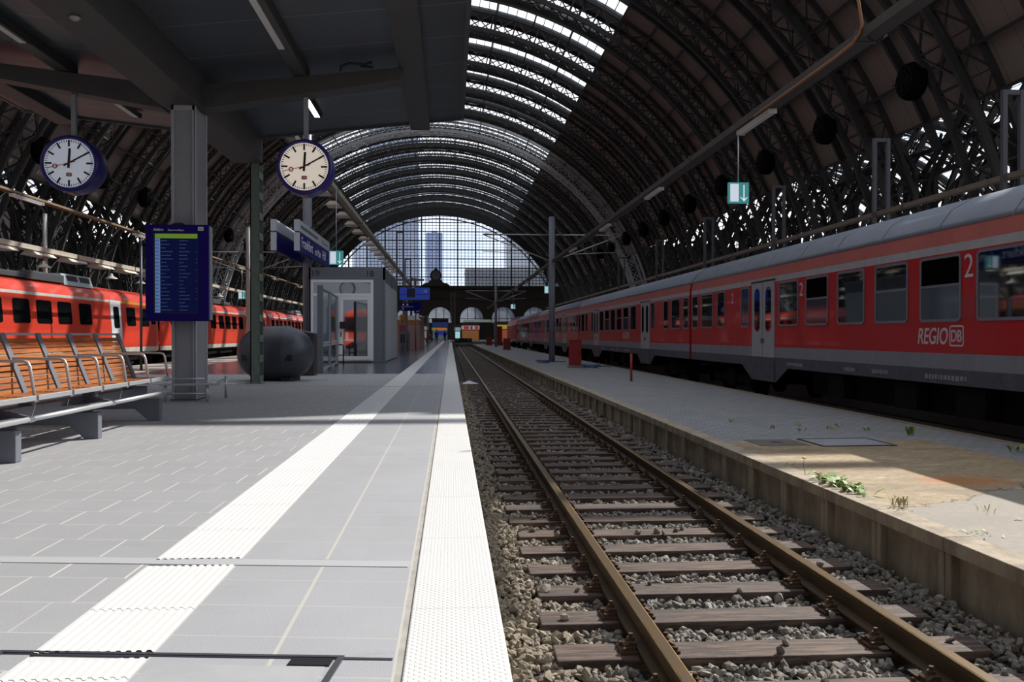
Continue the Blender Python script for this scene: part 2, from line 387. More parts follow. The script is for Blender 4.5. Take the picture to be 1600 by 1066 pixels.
cwall = mat('edge_wall_concrete', (0.44,0.37,0.28,1), 0.9, var=.7, vscale=5, vcol=(0.13,0.11,0.085,1), stretch=(1,1,.35), bump=.4, bscale=45)
a = MB(); yy = -2.0; k = 0
while yy < yend:
    L = 1.9 if yy > 30 else 0.965
    a.box(XB,XB+0.22,yy+0.004,yy+L-0.004,ZB-0.10,ZB+0.004)               # coping stone
    a.box(XB+0.075,XB+0.2,yy,yy+L,-1.0,ZB-0.10)                           # recessed panel
    a.box(XB+0.008,XB+0.09,yy+0.006,yy+0.075,-1.0,ZB-0.10)                # ribs either side
    a.box(XB+0.008,XB+0.09,yy+L-0.075,yy+L-0.006,-1.0,ZB-0.10)
    yy += L; k += 1
structure(a.build('wall_baggage_platform', cwall, bevel=0.006), 'panelled concrete edge wall of the low baggage platform', 'platform wall')
a = MB(); a.box(7.36,7.47,-8,yend,-1.0,ZB+0.01); structure(a.build('trim_4', cop), 'worn kerb of the baggage platform beside the red train', 'kerb')
t = thing('manhole_cover', (5.25,10.9,ZB), 'pale grey rectangular cover plate set in the baggage platform', 'manhole cover', rz=0.03)
q = MB(); q.box(-.47,.47,-.36,.36,-.02,.006); q.build('plate', mat('cover_plate',(0.34,0.36,0.40,1),0.5,var=.3), t)
q = MB()
for x0,x1,y0,y1 in ((-.5,.5,-.39,-.36),(-.5,.5,.36,.39),(-.5,-.47,-.36,.36),(.47,.5,-.36,.36)): q.box(x0,x1,y0,y1,-.02,.012)
q.build('frame', dsteel, t)
t = thing('manhole_cover', (4.32,10.95,ZB), 'dull brown cover plate next to the pale grey one', 'manhole cover', rz=0.03)
q = MB(); q.box(-.33,.33,-.3,.3,-.02,.006); q.build('plate', mat('cover_brown',(0.16,0.145,0.12,1),0.7,var=.5), t)
q = MB(); q.box(-.06,.06,-.05,.05,0,.011); q.build('lifting_eye', dsteel, t)
bag2 = mat('baggage_platform_pale', (0.46,0.43,0.36,1), 0.85, var=.5, vscale=1.5)
a = MB(); a.box(-15.0,-11.1,-8,yend,-1.0,ZB); structure(a.build('floor', bag2), 'sunlit pale baggage platform in front of the bright red train', 'platform')
a = MB(); a.box(-27.5,-18.5,-8,yend,-1.0,0.0); structure(a.build('floor', mat('paving_far',(0.25,0.25,0.26,1),.6)), 'platform beyond the bright red train', 'platform')
a = MB(); a.box(10.8,19.4,-8,yend,-1.0,0.0); structure(a.build('floor', mat('paving_far',(0.25,0.25,0.26,1),.6)), 'platform beyond the dark red train', 'platform')

# ------------------------------------------------------------------ track: rails, sleepers, ballast
railm = bpy.data.materials.new('rusty_rail'); g = G(railm); x, y, z = g.xyz(); b = g.n['Principled BSDF']
c = g.mix(g.noise(9,6,.7,(1,.25,1)), (0.040,0.027,0.016,1), (0.115,0.072,0.036,1)); g.l.new(c, b.inputs['Base Color']); b.inputs['Roughness'].default_value = 0.7; b.inputs['Metallic'].default_value = 0.25
railh = bpy.data.materials.new('worn_rail_head'); g = G(railh); x, y, z = g.xyz(); b = g.n['Principled BSDF']
c = g.mix(g.step(g.noise(6,7,.8,(1.5,.4,1)), .40, .66), (0.105,0.082,0.055,1), (0.15,0.085,0.03,1)); g.l.new(c, b.inputs['Base Color']); b.inputs['Roughness'].default_value = 0.42; b.inputs['Metallic'].default_value = 0.55
ZR = -0.745; TC = 1.91
def rail(xc, y0, y1, label, group='rails'):
    h = [(-.075,-.150),(.075,-.150),(.075,-.138),(.012,-.118),(.010,-.045),(.036,-.036),(.036,-.006),(.028,0.0),(-.028,0.0),(-.036,-.006),(-.036,-.036),(-.010,-.045),(-.012,-.118),(-.075,-.138)]
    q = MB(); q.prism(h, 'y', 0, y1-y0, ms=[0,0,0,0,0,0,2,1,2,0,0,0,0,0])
    o = q.build('rail', [railm, railh, mat('worn_rail_edge',(.50,.35,.15,1),.38,.6,var=.6,vscale=7,vcol=(.16,.09,.03,1))]); o.location = (xc,y0,ZR); tag(o, label, 'rail', group); return o  # worn bevels, coloured gold to carry the bright edge highlight
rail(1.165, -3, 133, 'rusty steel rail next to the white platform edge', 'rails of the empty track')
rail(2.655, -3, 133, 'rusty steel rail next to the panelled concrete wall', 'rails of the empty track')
wood = bpy.data.materials.new('weathered_sleeper_wood'); g = G(wood); x, y, z = g.xyz(); b = g.n['Principled BSDF']
oi = g.new('ShaderNodeObjectInfo')
mpn = g.new('ShaderNodeMapping'); mpn.inputs['Scale'].default_value = (1.3,14,14); g.l.new(g.vec, mpn.inputs[0])
cbx = g.new('ShaderNodeCombineXYZ'); g.put(cbx.inputs[0], g.m('MULTIPLY', oi.outputs['Random'], 40)); g.put(cbx.inputs[1], g.m('MULTIPLY', oi.outputs['Random'], 17)); g.l.new(cbx.outputs[0], mpn.inputs['Location'])
gr = g.new('ShaderNodeTexNoise'); gr.inputs['Scale'].default_value = 2.0; gr.inputs['Detail'].default_value = 8; gr.inputs['Roughness'].default_value = 0.7; g.l.new(mpn.outputs[0], gr.inputs['Vector'])
c = g.mix(g.step(gr.outputs['Fac'], .36, .64), (0.030,0.021,0.018,1), (0.165,0.108,0.078,1))
c = g.mix(g.m('MULTIPLY', oi.outputs['Random'], .35), c, (0.055,0.045,0.050,1))
crk = g.m('LESS_THAN', g.m('ABSOLUTE', g.m('SUBTRACT', gr.outputs['Fac'], 0.47)), 0.010); c = g.mix(crk, c, (0.012,0.01,0.008,1))
g.l.new(c, b.inputs['Base Color']); b.inputs['Roughness'].default_value = 0.75
bp = g.new('ShaderNodeBump'); bp.inputs['Strength'].default_value = 0.5; bp.inputs['Distance'].default_value = 0.01; g.l.new(gr.outputs['Fac'], bp.inputs['Height']); g.l.new(bp.outputs[0], b.inputs['Normal'])
rust_i = mat('rusty_iron', (0.10,0.055,0.032,1), 0.8, 0.3, var=.6, vscale=20, vcol=(0.04,0.022,0.015,1))
zs = -0.915
q = MB(); q.box(-1.3,1.3,-.13,.13,-.16,0); sl_me = q.build('sleeper', wood, bevel=0.008)
sl_me.name = 'sleeper'
def fastening(side):
    q = MB(); q.box(-.175,.175,-.075,.075,0,.018)
    for s in (-1,1):
        q.box(s*.115-.03,s*.115+.03,-.06,.06,.018,.040)
        q.prism([(s*.075,.034),(s*.075,.060),(s*.115,.066),(s*.150,.045),(s*.150,.020),(s*.10,.020)], 'y', -.045, .045)
        q.lathe([(0.0,.045),(.024,.045),(.024,.082),(.0,.082)], (s*.105,0,0), 'z', 6, smooth=False)
        q.lathe([(.013,.08),(.013,.105),(0,.105)], (s*.105,0,0), 'z', 8, smooth=False)
        for t in (-1,1): q.lathe([(.018,.018),(.018,.038),(0,.042)], (s*.15,t*.052,0), 'z', 6, smooth=False)
    return q
fa = fastening(1).build('rail_fastening', rust_i); fa.parent = sl_me; fa.location = (1.165-TC,0,0)
fb = fa.copy(); COL.objects.link(fb); fb.parent = sl_me; fb.location = (2.655-TC,0,0)
y = 4.92 - 0.597*2; k = 0; first = True; nsl = 0
while y < 131:
    lab = ('weathered timber sleeper, %s from the camera on the empty track' % ORD[k-1]) if 1 <= k <= 20 else 'timber sleeper far along the empty track'
    if k == 0: lab = 'weathered timber sleeper just below the bottom of the view'
    if first: o = sl_me; first = False; tag(o, lab, 'railway sleeper', 'sleepers of the empty track')
    elif k <= 34: o = copy_tree(sl_me, label=lab)
    else:
        o = sl_me.copy(); COL.objects.link(o); o['label'] = lab
    jit = random.uniform(-.015,.015)
    o.location = (TC+random.uniform(-.03,.03), y+jit, zs); o.rotation_euler = (0,0,random.uniform(-.012,.012))
    for c_ in kids(o):  # keep the chairs under the rails
        c_.location.x = (1.165 if c_.location.x < 0 else 2.655) - o.location.x
    y += 0.597; k += 1
# ballast: crushed stone, near stones modelled one by one inside one mass
stone = bpy.data.materials.new('ballast_stone'); g = G(stone); b = g.n['Principled BSDF']; x, y_, z_ = g.xyz()
ge = g.new('ShaderNodeNewGeometry'); rp = g.new('ShaderNodeValToRGB'); g.l.new(ge.outputs['Random Per Island'], rp.inputs['Fac'])
els = rp.color_ramp.elements; els[0].position = 0.0; els[0].color = (0.10,0.095,0.09,1); els[1].position = 1.0; els[1].color = (0.44,0.43,0.42,1)
for p, cl in ((0.25,(0.18,0.17,0.155,1)),(0.5,(0.26,0.23,0.185,1)),(0.75,(0.21,0.20,0.195,1)),(0.9,(0.30,0.26,0.20,1))):
    e = els.new(p); e.color = cl
c = g.mix(g.m('MULTIPLY', g.noise(60,4,.8), .5), rp.outputs['Color'], (0.13,0.115,0.095,1))
brown = g.step(x, 1.1, 0.3); c = g.mix(g.m('MULTIPLY', brown, .6), c, (0.30,0.235,0.15,1))
g.l.new(c, b.inputs['Base Color']); b.inputs['Roughness'].default_value = 0.85
bed = mat('ballast_bed', (0.080,0.074,0.068,1), 0.95, var=.8, vscale=55, vcol=(0.05,0.045,0.04,1), bump=1.0, bscale=40)
ico_v = []; ph = (1+5**.5)/2
for a_, b_ in ((1,ph),(-1,ph),(1,-ph),(-1,-ph)): ico_v += [(a_,b_,0),(0,a_,b_),(b_,0,a_)]
ico_v = np.array(ico_v)/math.sqrt(1+ph*ph)
def hull_faces(P):
    F_ = []
    from itertools import combinations
    for t in combinations(range(len(P)),3):
        nn = np.cross(P[t[1]]-P[t[0]], P[t[2]]-P[t[0]]); d = (P-P[t[0]])@nn
        if (d <= 1e-6).all(): F_.append(t)
        elif (d >= -1e-6).all(): F_.append((t[0],t[2],t[1]))
    return F_
ico_f = np.array(hull_faces(ico_v))
def stones(xs, ys, zs_, sz):
    N = len(xs); V = np.repeat(ico_v[None],N,0)*rng.uniform(.62,1.25,(N,12,1))
    V *= np.stack([rng.uniform(.75,1.5,N),rng.uniform(.75,1.3,N),rng.uniform(.5,.95,N)],1)[:,None,:]*sz[:,None,None]
    A = rng.normal(size=(N,4)); A /= np.linalg.norm(A,axis=1,keepdims=True); w_,a_,b_,c_ = A.T
    M = np.stack([1-2*(b_*b_+c_*c_),2*(a_*b_-c_*w_),2*(a_*c_+b_*w_),2*(a_*b_+c_*w_),1-2*(a_*a_+c_*c_),2*(b_*c_-a_*w_),2*(a_*c_-b_*w_),2*(b_*c_+a_*w_),1-2*(a_*a_+b_*b_)],1).reshape(N,3,3)
    V = np.einsum('nij,nkj->nki', M, V) + np.stack([xs,ys,zs_],1)[:,None,:]
    Fc = (ico_f[None] + (np.arange(N)*12)[:,None,None]).reshape(-1,3)
    return V.reshape(-1,3), Fc
def field(y0, y1, dens, s0, s1):
    N = int((y1-y0)*3.25*dens); xs = rng.uniform(0.16,3.44,N); ys = rng.uniform(y0,y1,N); sz = rng.uniform(s0,s1,N)
    ph_ = ((ys-(4.92-1.194)+0.2985)%0.597)-0.2985                       # distance to nearest sleeper centre
    on = (np.abs(ph_) < 0.150) & (xs > 0.62) & (xs < 3.20)
    nr = (np.abs(xs-1.165) < 0.085) | (np.abs(xs-2.655) < 0.085)
    keep = (~on | (rng.random(N) < 0.008)) & ~(nr)
    xs, ys, sz, on = xs[keep], ys[keep], sz[keep], on[keep]
    lvl = -0.978 + 0.045*((xs < 0.75)*(0.75-xs)/.6 + (xs > 3.15)*(xs-3.15)/.3)
    zz = lvl + rng.uniform(-.018,.022,len(xs)); zz[on] = zs + sz[on]*.5
    wall = xs > 3.2; zz[wall] += 0.02
    return stones(xs,ys,zz,sz)
parts_ = [field(3.6,9,760,.020,.038), field(9,17,380,.025,.044), field(17,34,110,.035,.06)]
off = 0; VV = []; FF = []
for v_, f_ in parts_: VV.append(v_); FF.append(f_+off); off += len(v_)
VV = np.concatenate(VV); FF = np.concatenate(FF)
me = bpy.data.meshes.new('ballast_stones'); me.vertices.add(len(VV)); me.vertices.foreach_set('co', VV.astype(np.float32).ravel())
me.loops.add(len(FF)*3); me.loops.foreach_set('vertex_index', FF.astype(np.int32).ravel())
me.polygons.add(len(FF)); me.polygons.foreach_set('loop_start', np.arange(0,len(FF)*3,3,dtype=np.int32)); me.update(calc_edges=True)
me.polygons.foreach_set('use_smooth', np.zeros(len(FF),bool)); me.materials.append(stone)
a = MB(); a.add([(0.10,-4,-.992),(3.52,-4,-.992),(3.52,133,-.992),(0.10,133,-.992)], [(0,1,2,3)])
bo = a.build('ballast', bed); tag(bo, 'crushed grey ballast stone filling the empty track', 'ballast', kind='stuff')
so_ = bpy.data.objects.new('loose_stones', me); COL.objects.link(so_); so_.parent = bo; so_['kind'] = 'stuff'
# paper litter
def paper(name, loc, sz, rz, label):
    q = MB(); q.add([(-sz,-.35*sz,.01),(0,-.6*sz,.02),(sz,-.25*sz,.008),(.1*sz,.55*sz,.30*sz),(-.2*sz,.05*sz,.09*sz)], [(0,1,4),(1,2,4),(2,3,4),(3,0,4)])
    q.add([(p[0],p[1],p[2]-.004) for p in [(-sz,-.35*sz,.01),(0,-.6*sz,.02),(sz,-.25*sz,.008),(.1*sz,.55*sz,.30*sz)]], [(3,2,1,0)])
    o = q.build(name, mat('crumpled_paper',(0.80,0.81,0.83,1),0.8)); o.location = loc; o.rotation_euler = (0,0,rz); return tag(o, label, 'litter')
paper('paper_sheet', (0.70,32.6,-0.93), 0.40, 0.1, 'crumpled white sheet of paper lying on the ballast by the rail')
paper('paper_scrap', (-2.66,18.2,0.0), 0.07, 0.4, 'small white paper scrap on the shaded paving before the cabin')
# weeds on the baggage platform
leafm = mat('weed_leaf', (0.16,0.27,0.05,1), 0.55, var=.5, vscale=20, vcol=(0.30,0.36,0.10,1))
drym = mat('dry_grass', (0.40,0.36,0.17,1), 0.8)
def weed(x, y, n_, ln, label, spread=0.1, upright=0.4, m=leafm, nm='weed_plant', stretch=None):
    q = MB()
    for k in range(n_):
        a_ = random.uniform(0,2*PI); L = ln*random.uniform(.5,1.1); bx, by = random.uniform(-spread,spread), random.uniform(-spread*1.6,spread*1.6)
        if stretch: bx, by = random.uniform(-.07,.10), max(-.6,min(.6,random.gauss(0,.3)))
        u = Vector((math.cos(a_),math.sin(a_),0)); s_ = Vector((-u.y,u.x,0)); wv = L*random.uniform(.07,.16)*(.4 if m is drym else 1.0); pts = []
        for t in (0,.35,.7,1.0):
            p = Vector((bx,by,0)) + u*(L*t*(1-upright*.5)) + Vector((0,0,L*upright*(1.5*t-.8*t*t)+.004)); ww = wv*(.25,1.0,.85,.05)[(0,.35,.7,1.0).index(t)]
            pts += [p-s_*ww, p+s_*ww]
        q.add(pts, [(0,1,3,2),(2,3,5,4),(4,5,7,6)])
    o = q.build(nm, m, fix=False); o.location = (x,y,ZB); return tag(o, label, 'weed', 'weeds on the baggage platform')
d = weed(3.66,7.75,110,0.17,'leafy green dandelion clump growing along the sunlit platform joint',.30,.55,stretch=1.6)
q = MB(); q.tube([(-.05,.62,0),(-.07,.62,.10),(-.06,.63,.17)],.003,5); q.build('stem', leafm, d)
q = MB(); q.lathe([(0,.0),(.022,.004),(.026,.012),(.012,.02),(0,.02)],(-.06,.63,.168),'z',10); fl = q.build('flower', mat('dandelion_yellow',(.85,.55,.02,1),.6), d); fl['label'] = 'yellow flower'
weed(3.66,9.0,10,.10,'small pale weed tuft beside the coping before the dandelion',.06,.6,drym)
weed(3.72,6.75,34,.13,'thin dry grass tuft just past the dandelion leaves',.05,1.0,drym)
weed(3.80,5.75,16,.06,'low flat weed patch in the cracked grey concrete',.10,.3)
weed(4.50,6.0,18,.08,'small green weed sprawling by the concrete crack nearest the view edge',.14,.4)
weed(4.30,6.5,12,.09,'dry grass wisp in the middle of the tan concrete',.04,.9,drym)
weed(6.95,9.7,30,.16,'green weed bush at the kerb below the dark train underframe',.16,.8)
weed(6.55,11.6,14,.14,'upright weed by the kerb, second along from the green bush',.05,1.3)
for k,(xx,yyy) in enumerate(((4.9,12.6),(5.2,12.2),(5.75,12.4),(6.0,12.7),(5.45,12.9),(4.6,13.6),(6.2,12.2))):
    weed(xx,yyy,9,.10,['tiny grass tuft behind the pale cover plate','little green sprig at the paver edge behind the plates','sparse sprig between grey pavers beyond the plates','faint sprig in the pavers nearest the dark kerb','grass wisp in the pavers deepest behind the plates','lone sprig on the grey pavers before the red post','small low sprig beside the tan concrete corner'][k],.05,.8)
# ================================================================== PLATFORM FURNITURE
greyp = mat('grey_paint', (0.155,0.165,0.20,1), 0.45, var=.25, vscale=5, spec=.4)
greyl = mat('light_grey_paint', (0.36,0.38,0.42,1), 0.45, var=.2, vscale=4)
alu = mat('brushed_steel', (0.50,0.51,0.53,1), 0.45, 0.6)
anth = mat('canopy_grey_paint', (0.075,0.070,0.068,1), 0.55, var=.25, vscale=1.5)
black = mat('black_paint', (0.012,0.012,0.014,1), 0.5)
dblue = mat('sign_blue', (0.014,0.007,0.16,1), 0.40, spec=.08)
cblue = mat('clock_blue', (0.028,0.02,0.20,1), 0.3)
white = mat('white_paint', (0.80,0.81,0.83,1), 0.4)
# ---------------------------------------------------------------- bench
slat = bpy.data.materials.new('oiled_teak'); g = G(slat); x, y, z = g.xyz(); b = g.n['Principled BSDF']
ge = g.new('ShaderNodeNewGeometry'); oi = g.new('ShaderNodeObjectInfo')
mpn = g.new('ShaderNodeMapping'); mpn.inputs['Scale'].default_value = (30,3,30); g.l.new(g.vec, mpn.inputs[0])
cbx = g.new('ShaderNodeCombineXYZ'); g.put(cbx.inputs[1], g.m('MULTIPLY', ge.outputs['Random Per Island'], 30)); g.put(cbx.inputs[0], g.m('MULTIPLY', oi.outputs['Random'], 30)); g.l.new(cbx.outputs[0], mpn.inputs['Location'])
gr = g.new('ShaderNodeTexNoise'); gr.inputs['Scale'].default_value = 1.5; gr.inputs['Detail'].default_value = 6; g.l.new(mpn.outputs[0], gr.inputs['Vector'])
c = g.mix(g.step(gr.outputs['Fac'],.35,.65), (0.25,0.078,0.018,1), (0.44,0.165,0.042,1))
c = g.mix(g.m('MULTIPLY', ge.outputs['Random Per Island'], .45), c, (0.27,0.068,0.018,1))
g.l.new(c, b.inputs['Base Color']); b.inputs['Roughness'].default_value = 0.38
YB0, PIT, NS = 5.47, 0.61, 7
bench = thing('platform_bench', (-3.45,YB0+NS*PIT/2,0), 'long grey steel bench with orange wooden slat seats in front of the column', 'bench')
def bx(v): return (v[0]+3.45, v[1]-(YB0+NS*PIT/2), v[2])
Bt = Vector((-3.73,0,.965)); Bb = Vector((-3.545,0,.475)); bd = (Bt-Bb).normalized(); bl = (Bt-Bb).length; bn = Vector((-bd.z,0,bd.x))
for k in range(NS):
    y0 = YB0 + k*PIT; q = MB()
    for j in range(10):
        p = Bb + bd*(-.012 + (bl-0.03)*(j+.5)/10)
        a_, b_ = p + Vector((0,y0+.045,0)), p + Vector((0,y0+PIT-.045,0))
        q.bar(bx(a_), bx(b_), .020, .0385, up=bd)
    q.build('backrest', slat, bench, bevel=.003)
    q = MB()
    for j in range(7):
        xx = -3.50 + .33*(j+.5)/7
        q.bar(bx((xx,y0+.045,.468)), bx((xx,y0+PIT-.045,.468)), .041, .022)
    q.build('seat', slat, bench, bevel=.003)
    q = MB(); q.bar(bx((-3.155,y0+.02,.472)), bx((-3.155,y0+PIT-.02,.472)), .028, .040); q.build('front_edge', alu, bench, bevel=.004)
    q = MB(); q.bar(bx(Bt+Vector((0,y0+.0,-.004))), bx(Bt+Vector((0,y0+PIT,-.004))), .03, .022)
    q.build('top_rail', alu, bench, bevel=.004)
for k in range(NS+1):
    yk = YB0 + k*PIT; q = MB()
    w_ = .075
    q.bar(bx(Bb-bd*.06+bn*-.012+Vector((0,yk,0))), bx(Bt+bn*-.012+Vector((0,yk,0))), w_, .022, up=bn)
    q.bar(bx((-3.56,yk,.448)), bx((-3.15,yk,.448)), w_, .02)
    q.build('seat_frame', greyp, bench, bevel=.003)
    q = MB(); st = Bb + bd*.30 + Vector((0,yk,0))
    q.tube([bx(st), bx(st+Vector((.14,0,.0))), bx((-3.245,yk,st.z-.004)), bx((-3.215,yk,st.z-.016)), bx((-3.200,yk,st.z-.045)), bx((-3.165,yk,.485))], .0125, 10)
    q.build('armrest', alu, bench)
q = MB(); q.box(-3.46+3.45-.06,-3.46+3.45+.06,-NS*PIT/2-.1,NS*PIT/2+.03,.25,.38); 
for yk in (YB0+.5,YB0+1.7,YB0+2.9,YB0+3.9): q.box(-.06,.06,yk-(YB0+NS*PIT/2)-.03,yk-(YB0+NS*PIT/2)+.03,.38,.445)
q.build('beam', greyp, bench, bevel=.005)
for (ya, yb) in ((5.0,6.55),(6.62,8.10),(8.16,9.75)):
    q = MB(); q.tube([bx((-3.15,ya,.318)), bx((-3.15,yb,.318))], .021, 12); q.build('front_tube', alu, bench)
for yk in (6.585,8.13):
    q = MB(); y_ = yk-(YB0+NS*PIT/2); q.prism([(-3.44+3.45,y_-.55),(-3.13+3.45,y_-.035),(-3.13+3.45,y_+.035),(-3.44+3.45,y_+.12)], 'z', .295, .33); q.build('wing_plate', greyp, bench, bevel=.004)
    q = MB(); q.prism([(-3.40+3.45,.40),(-3.135+3.45,.335),(-3.135+3.45,.300),(-3.40+3.45,.27)], 'y', yk-(YB0+NS*PIT/2)-.012, yk-(YB0+NS*PIT/2)+.012); q.build('bracket', greyp, bench)
for yk in (6.55,8.02,9.66):
    q = MB(); y_ = yk-(YB0+NS*PIT/2)
    q.prism([(-.72,.245),(-.72,0),(-.60,0),(-.50,.13),(-.04,.135),(.115,0.0),(.235,0.0),(.235,.245)], 'y', y_-.045, y_+.045)
    q.build('leg', greyp, bench, bevel=.008)
# ---------------------------------------------------------------- canopy column
col = thing('canopy_column', (-3.88,12.95,0), 'grey steel column carrying the canopy behind the departure board', 'column')
colm = mat('column_grey', (0.31,0.315,0.345,1), .5, var=.2, vscale=3)
q = MB(); q.box(-.155,.155,-.29,.29,0,4.31); q.build('shaft', colm, col)
q = MB()
for x0,x1 in ((-.175,-.135),(.125,.165)): q.box(x0,x1,-.315,-.285,0,4.31)
q.box(-.175,.165,-.315,-.285,4.23,4.31); q.box(.150,.170,-.315,-.24,0,4.31); q.box(.150,.170,.24,.30,0,4.31); q.build('edge_frame', mat('column_edge',(0.40,0.41,0.44,1),.45), col, bevel=.003)
q = MB(); q.box(-.20,.19,-.33,.33,0,.015); q.build('base_plate', dsteel, col)
gr_ = thing('guard_rail', (-3.7,12.6,0), 'low galvanised guard frame around the column foot', 'guard rail')
q = MB(); q.box(-.42,.42,-.32,-.24,.235,.262); q.prism([(.42,-.32),(.60,-.10),(.42,.05),(-.42,-.24)], 'z', .240,.258); q.build('top_plate', steel, gr_, bevel=.004)
q = MB(); q.tube([(-.40,-.28,.12),(.22,-.28,.12)],.016,8); q.tube([(-.42,-.26,.33),(.2,-.26,.33)],.012,8); q.build('tube', steel, gr_)
for x0,y0 in ((-.34,-.28),(.24,-.28),(-.34,.5),(.3,.5)):
    q = MB(); q.tube([(x0,y0,0),(x0,y0,.25 if y0 < 0 else .33)],.022,8); q.build('leg', steel, gr_)
q = MB(); q.tube([(-.34,-.28,.245),(-.34,.5,.3)],.018,8); q.tube([(.28,-.28,.245),(.3,.5,.3)],.018,8); q.build('side_tube', steel, gr_)
# ---------------------------------------------------------------- canopy
cx = -3.93
can = thing('platform_canopy', (cx,5.8,4.3), 'dark grey butterfly canopy over the platform on one column row', 'canopy')
deckm = bpy.data.materials.new('canopy_deck'); g = G(deckm); x, y, z = g.xyz(); b = g.n['Principled BSDF']
rib = g.line(y, 0.075, 0, 0.012); jn = g.line(y, 1.2, 0.3, 0.02)
c = g.mix(g.m('MULTIPLY', rib, .35), (0.075,0.083,0.10,1), (0.035,0.04,0.05,1)); c = g.mix(jn, c, (0.20,0.21,0.235,1)); g.l.new(c, b.inputs['Base Color']); b.inputs['Roughness'].default_value = .42
bp = g.new('ShaderNodeBump'); bp.inputs['Strength'].default_value = .6; bp.inputs['Distance'].default_value = .01; bp.invert = True; g.l.new(rib, bp.inputs['Height']); g.l.new(bp.outputs[0], b.inputs['Normal'])
Y0c, Y1c = -11.0, 10.9      # relative to the canopy base at y=5.8: from behind the camera to y=16.7
q = MB(); q.box(-.285,.285,Y0c,Y1c+.1,0,.53); q.build('main_girder', anth, can, bevel=.01)
for s in (-1,1):
    q = MB(); q.prism([(s*.26,.50),(s*4.15,.935),(s*4.15,1.0),(s*.26,.56)], 'y', Y0c, Y1c); q.build('roof_deck', deckm, can)
    q = MB(); q.box(*sorted((s*3.15,s*3.53)),Y0c,Y1c-.05,.66,.87); q.build('edge_beam', anth, can, bevel=.01)
    q = MB(); q.box(*sorted((s*1.60,s*1.80)),Y0c,7.25,.50,.68); q.build('purlin', anth, can, bevel=.008)
    q = MB(); q.prism([(s*4.13,.92),(s*4.20,.93),(s*4.20,1.01),(s*4.13,1.0)], 'y', Y0c, Y1c+.03); q.prism([(s*.26,.46),(s*4.20,.90),(s*4.20,1.01),(s*.26,.57)], 'y', Y1c, Y1c+.04); q.build('fascia', mat('fascia_grey',(0.10,0.10,0.11,1),.5), can)
    for ya in (6.95,-5.2):
        q = MB(); q.prism([(s*.28,-.02),(s*3.20,.47),(s*3.20,.66),(s*.28,.33)], 'y', ya, ya+.32); q.build('arm', anth, can, bevel=.008)
        q = MB(); q.prism([(s*.45,.05),(s*.75,.105),(s*.75,.245),(s*.45,.20)], 'y', ya-.006, ya); q.build('inspection_plate', mat('plate_dark',(0.08,0.08,0.085,1),.5), can)
q = MB(); q.lathe([(.0,.0),(.05,0),(.06,-.02),(.03,-.045),(0,-.05)], (.0,3.4,0), 'z', 16); q.build('sensor_dome', mat('dome_grey',(.35,.33,.3,1),.3), can)
pipe = MB(); pipe.tube([(2.30,6.93,.57),(2.31,6.92,.64),(2.43,6.92,.69),(2.66,6.92,.68),(2.76,6.92,.72),(2.78,6.92,.64),(2.60,6.92,.655)],.020,6); pipe.build('cable_loop', black, can)
lampm = mat('lamp_diffuser', (0.75,0.75,0.72,1), .4); lampe = mat('lit_tube', (1,1,1,1), .4, emit=(1.0,0.97,0.80,1), estr=5.0)
def striplight(loc, ln, lit, label, group, rz=0, body=None, tilt=0):
    t = thing('strip_light', loc, label, 'lamp', group, rz)
    q = MB(); q.prism([(-.075,.07),(-.045,0),(.045,0),(.075,.07)], 'y', -ln/2, ln/2); q.build('housing', body or greyl, t)
    q = MB(); q.box(-.043,.043,-ln/2+.04,ln/2-.04,-.014,0); q.build('diffuser', lampe if lit else lampm, t)
    for s in (-1,1):
        q = MB(); q.box(-.078,.078,s*ln/2-.02,s*ln/2+.02,-.012,.075); q.build('end_cap', body or greyl, t)
    return t
striplight((-2.26,10.3,4.80), 2.6, False, 'unlit strip light along the canopy purlin above the round white clock', 'canopy strip lights', body=anth)
striplight((-2.37,14.75,4.85), 1.2, True, 'glowing strip light under the canopy end beside the clock pole', 'canopy strip lights', body=black)
striplight((-5.60,10.3,4.80), 2.6, False, 'unlit strip light under the canopy wing at the top corner', 'canopy strip lights', body=anth)
striplight((-5.60,14.9,4.85), 1.4, False, 'unlit strip light under the reddish canopy end by the bluish clock', 'canopy strip lights', body=anth)
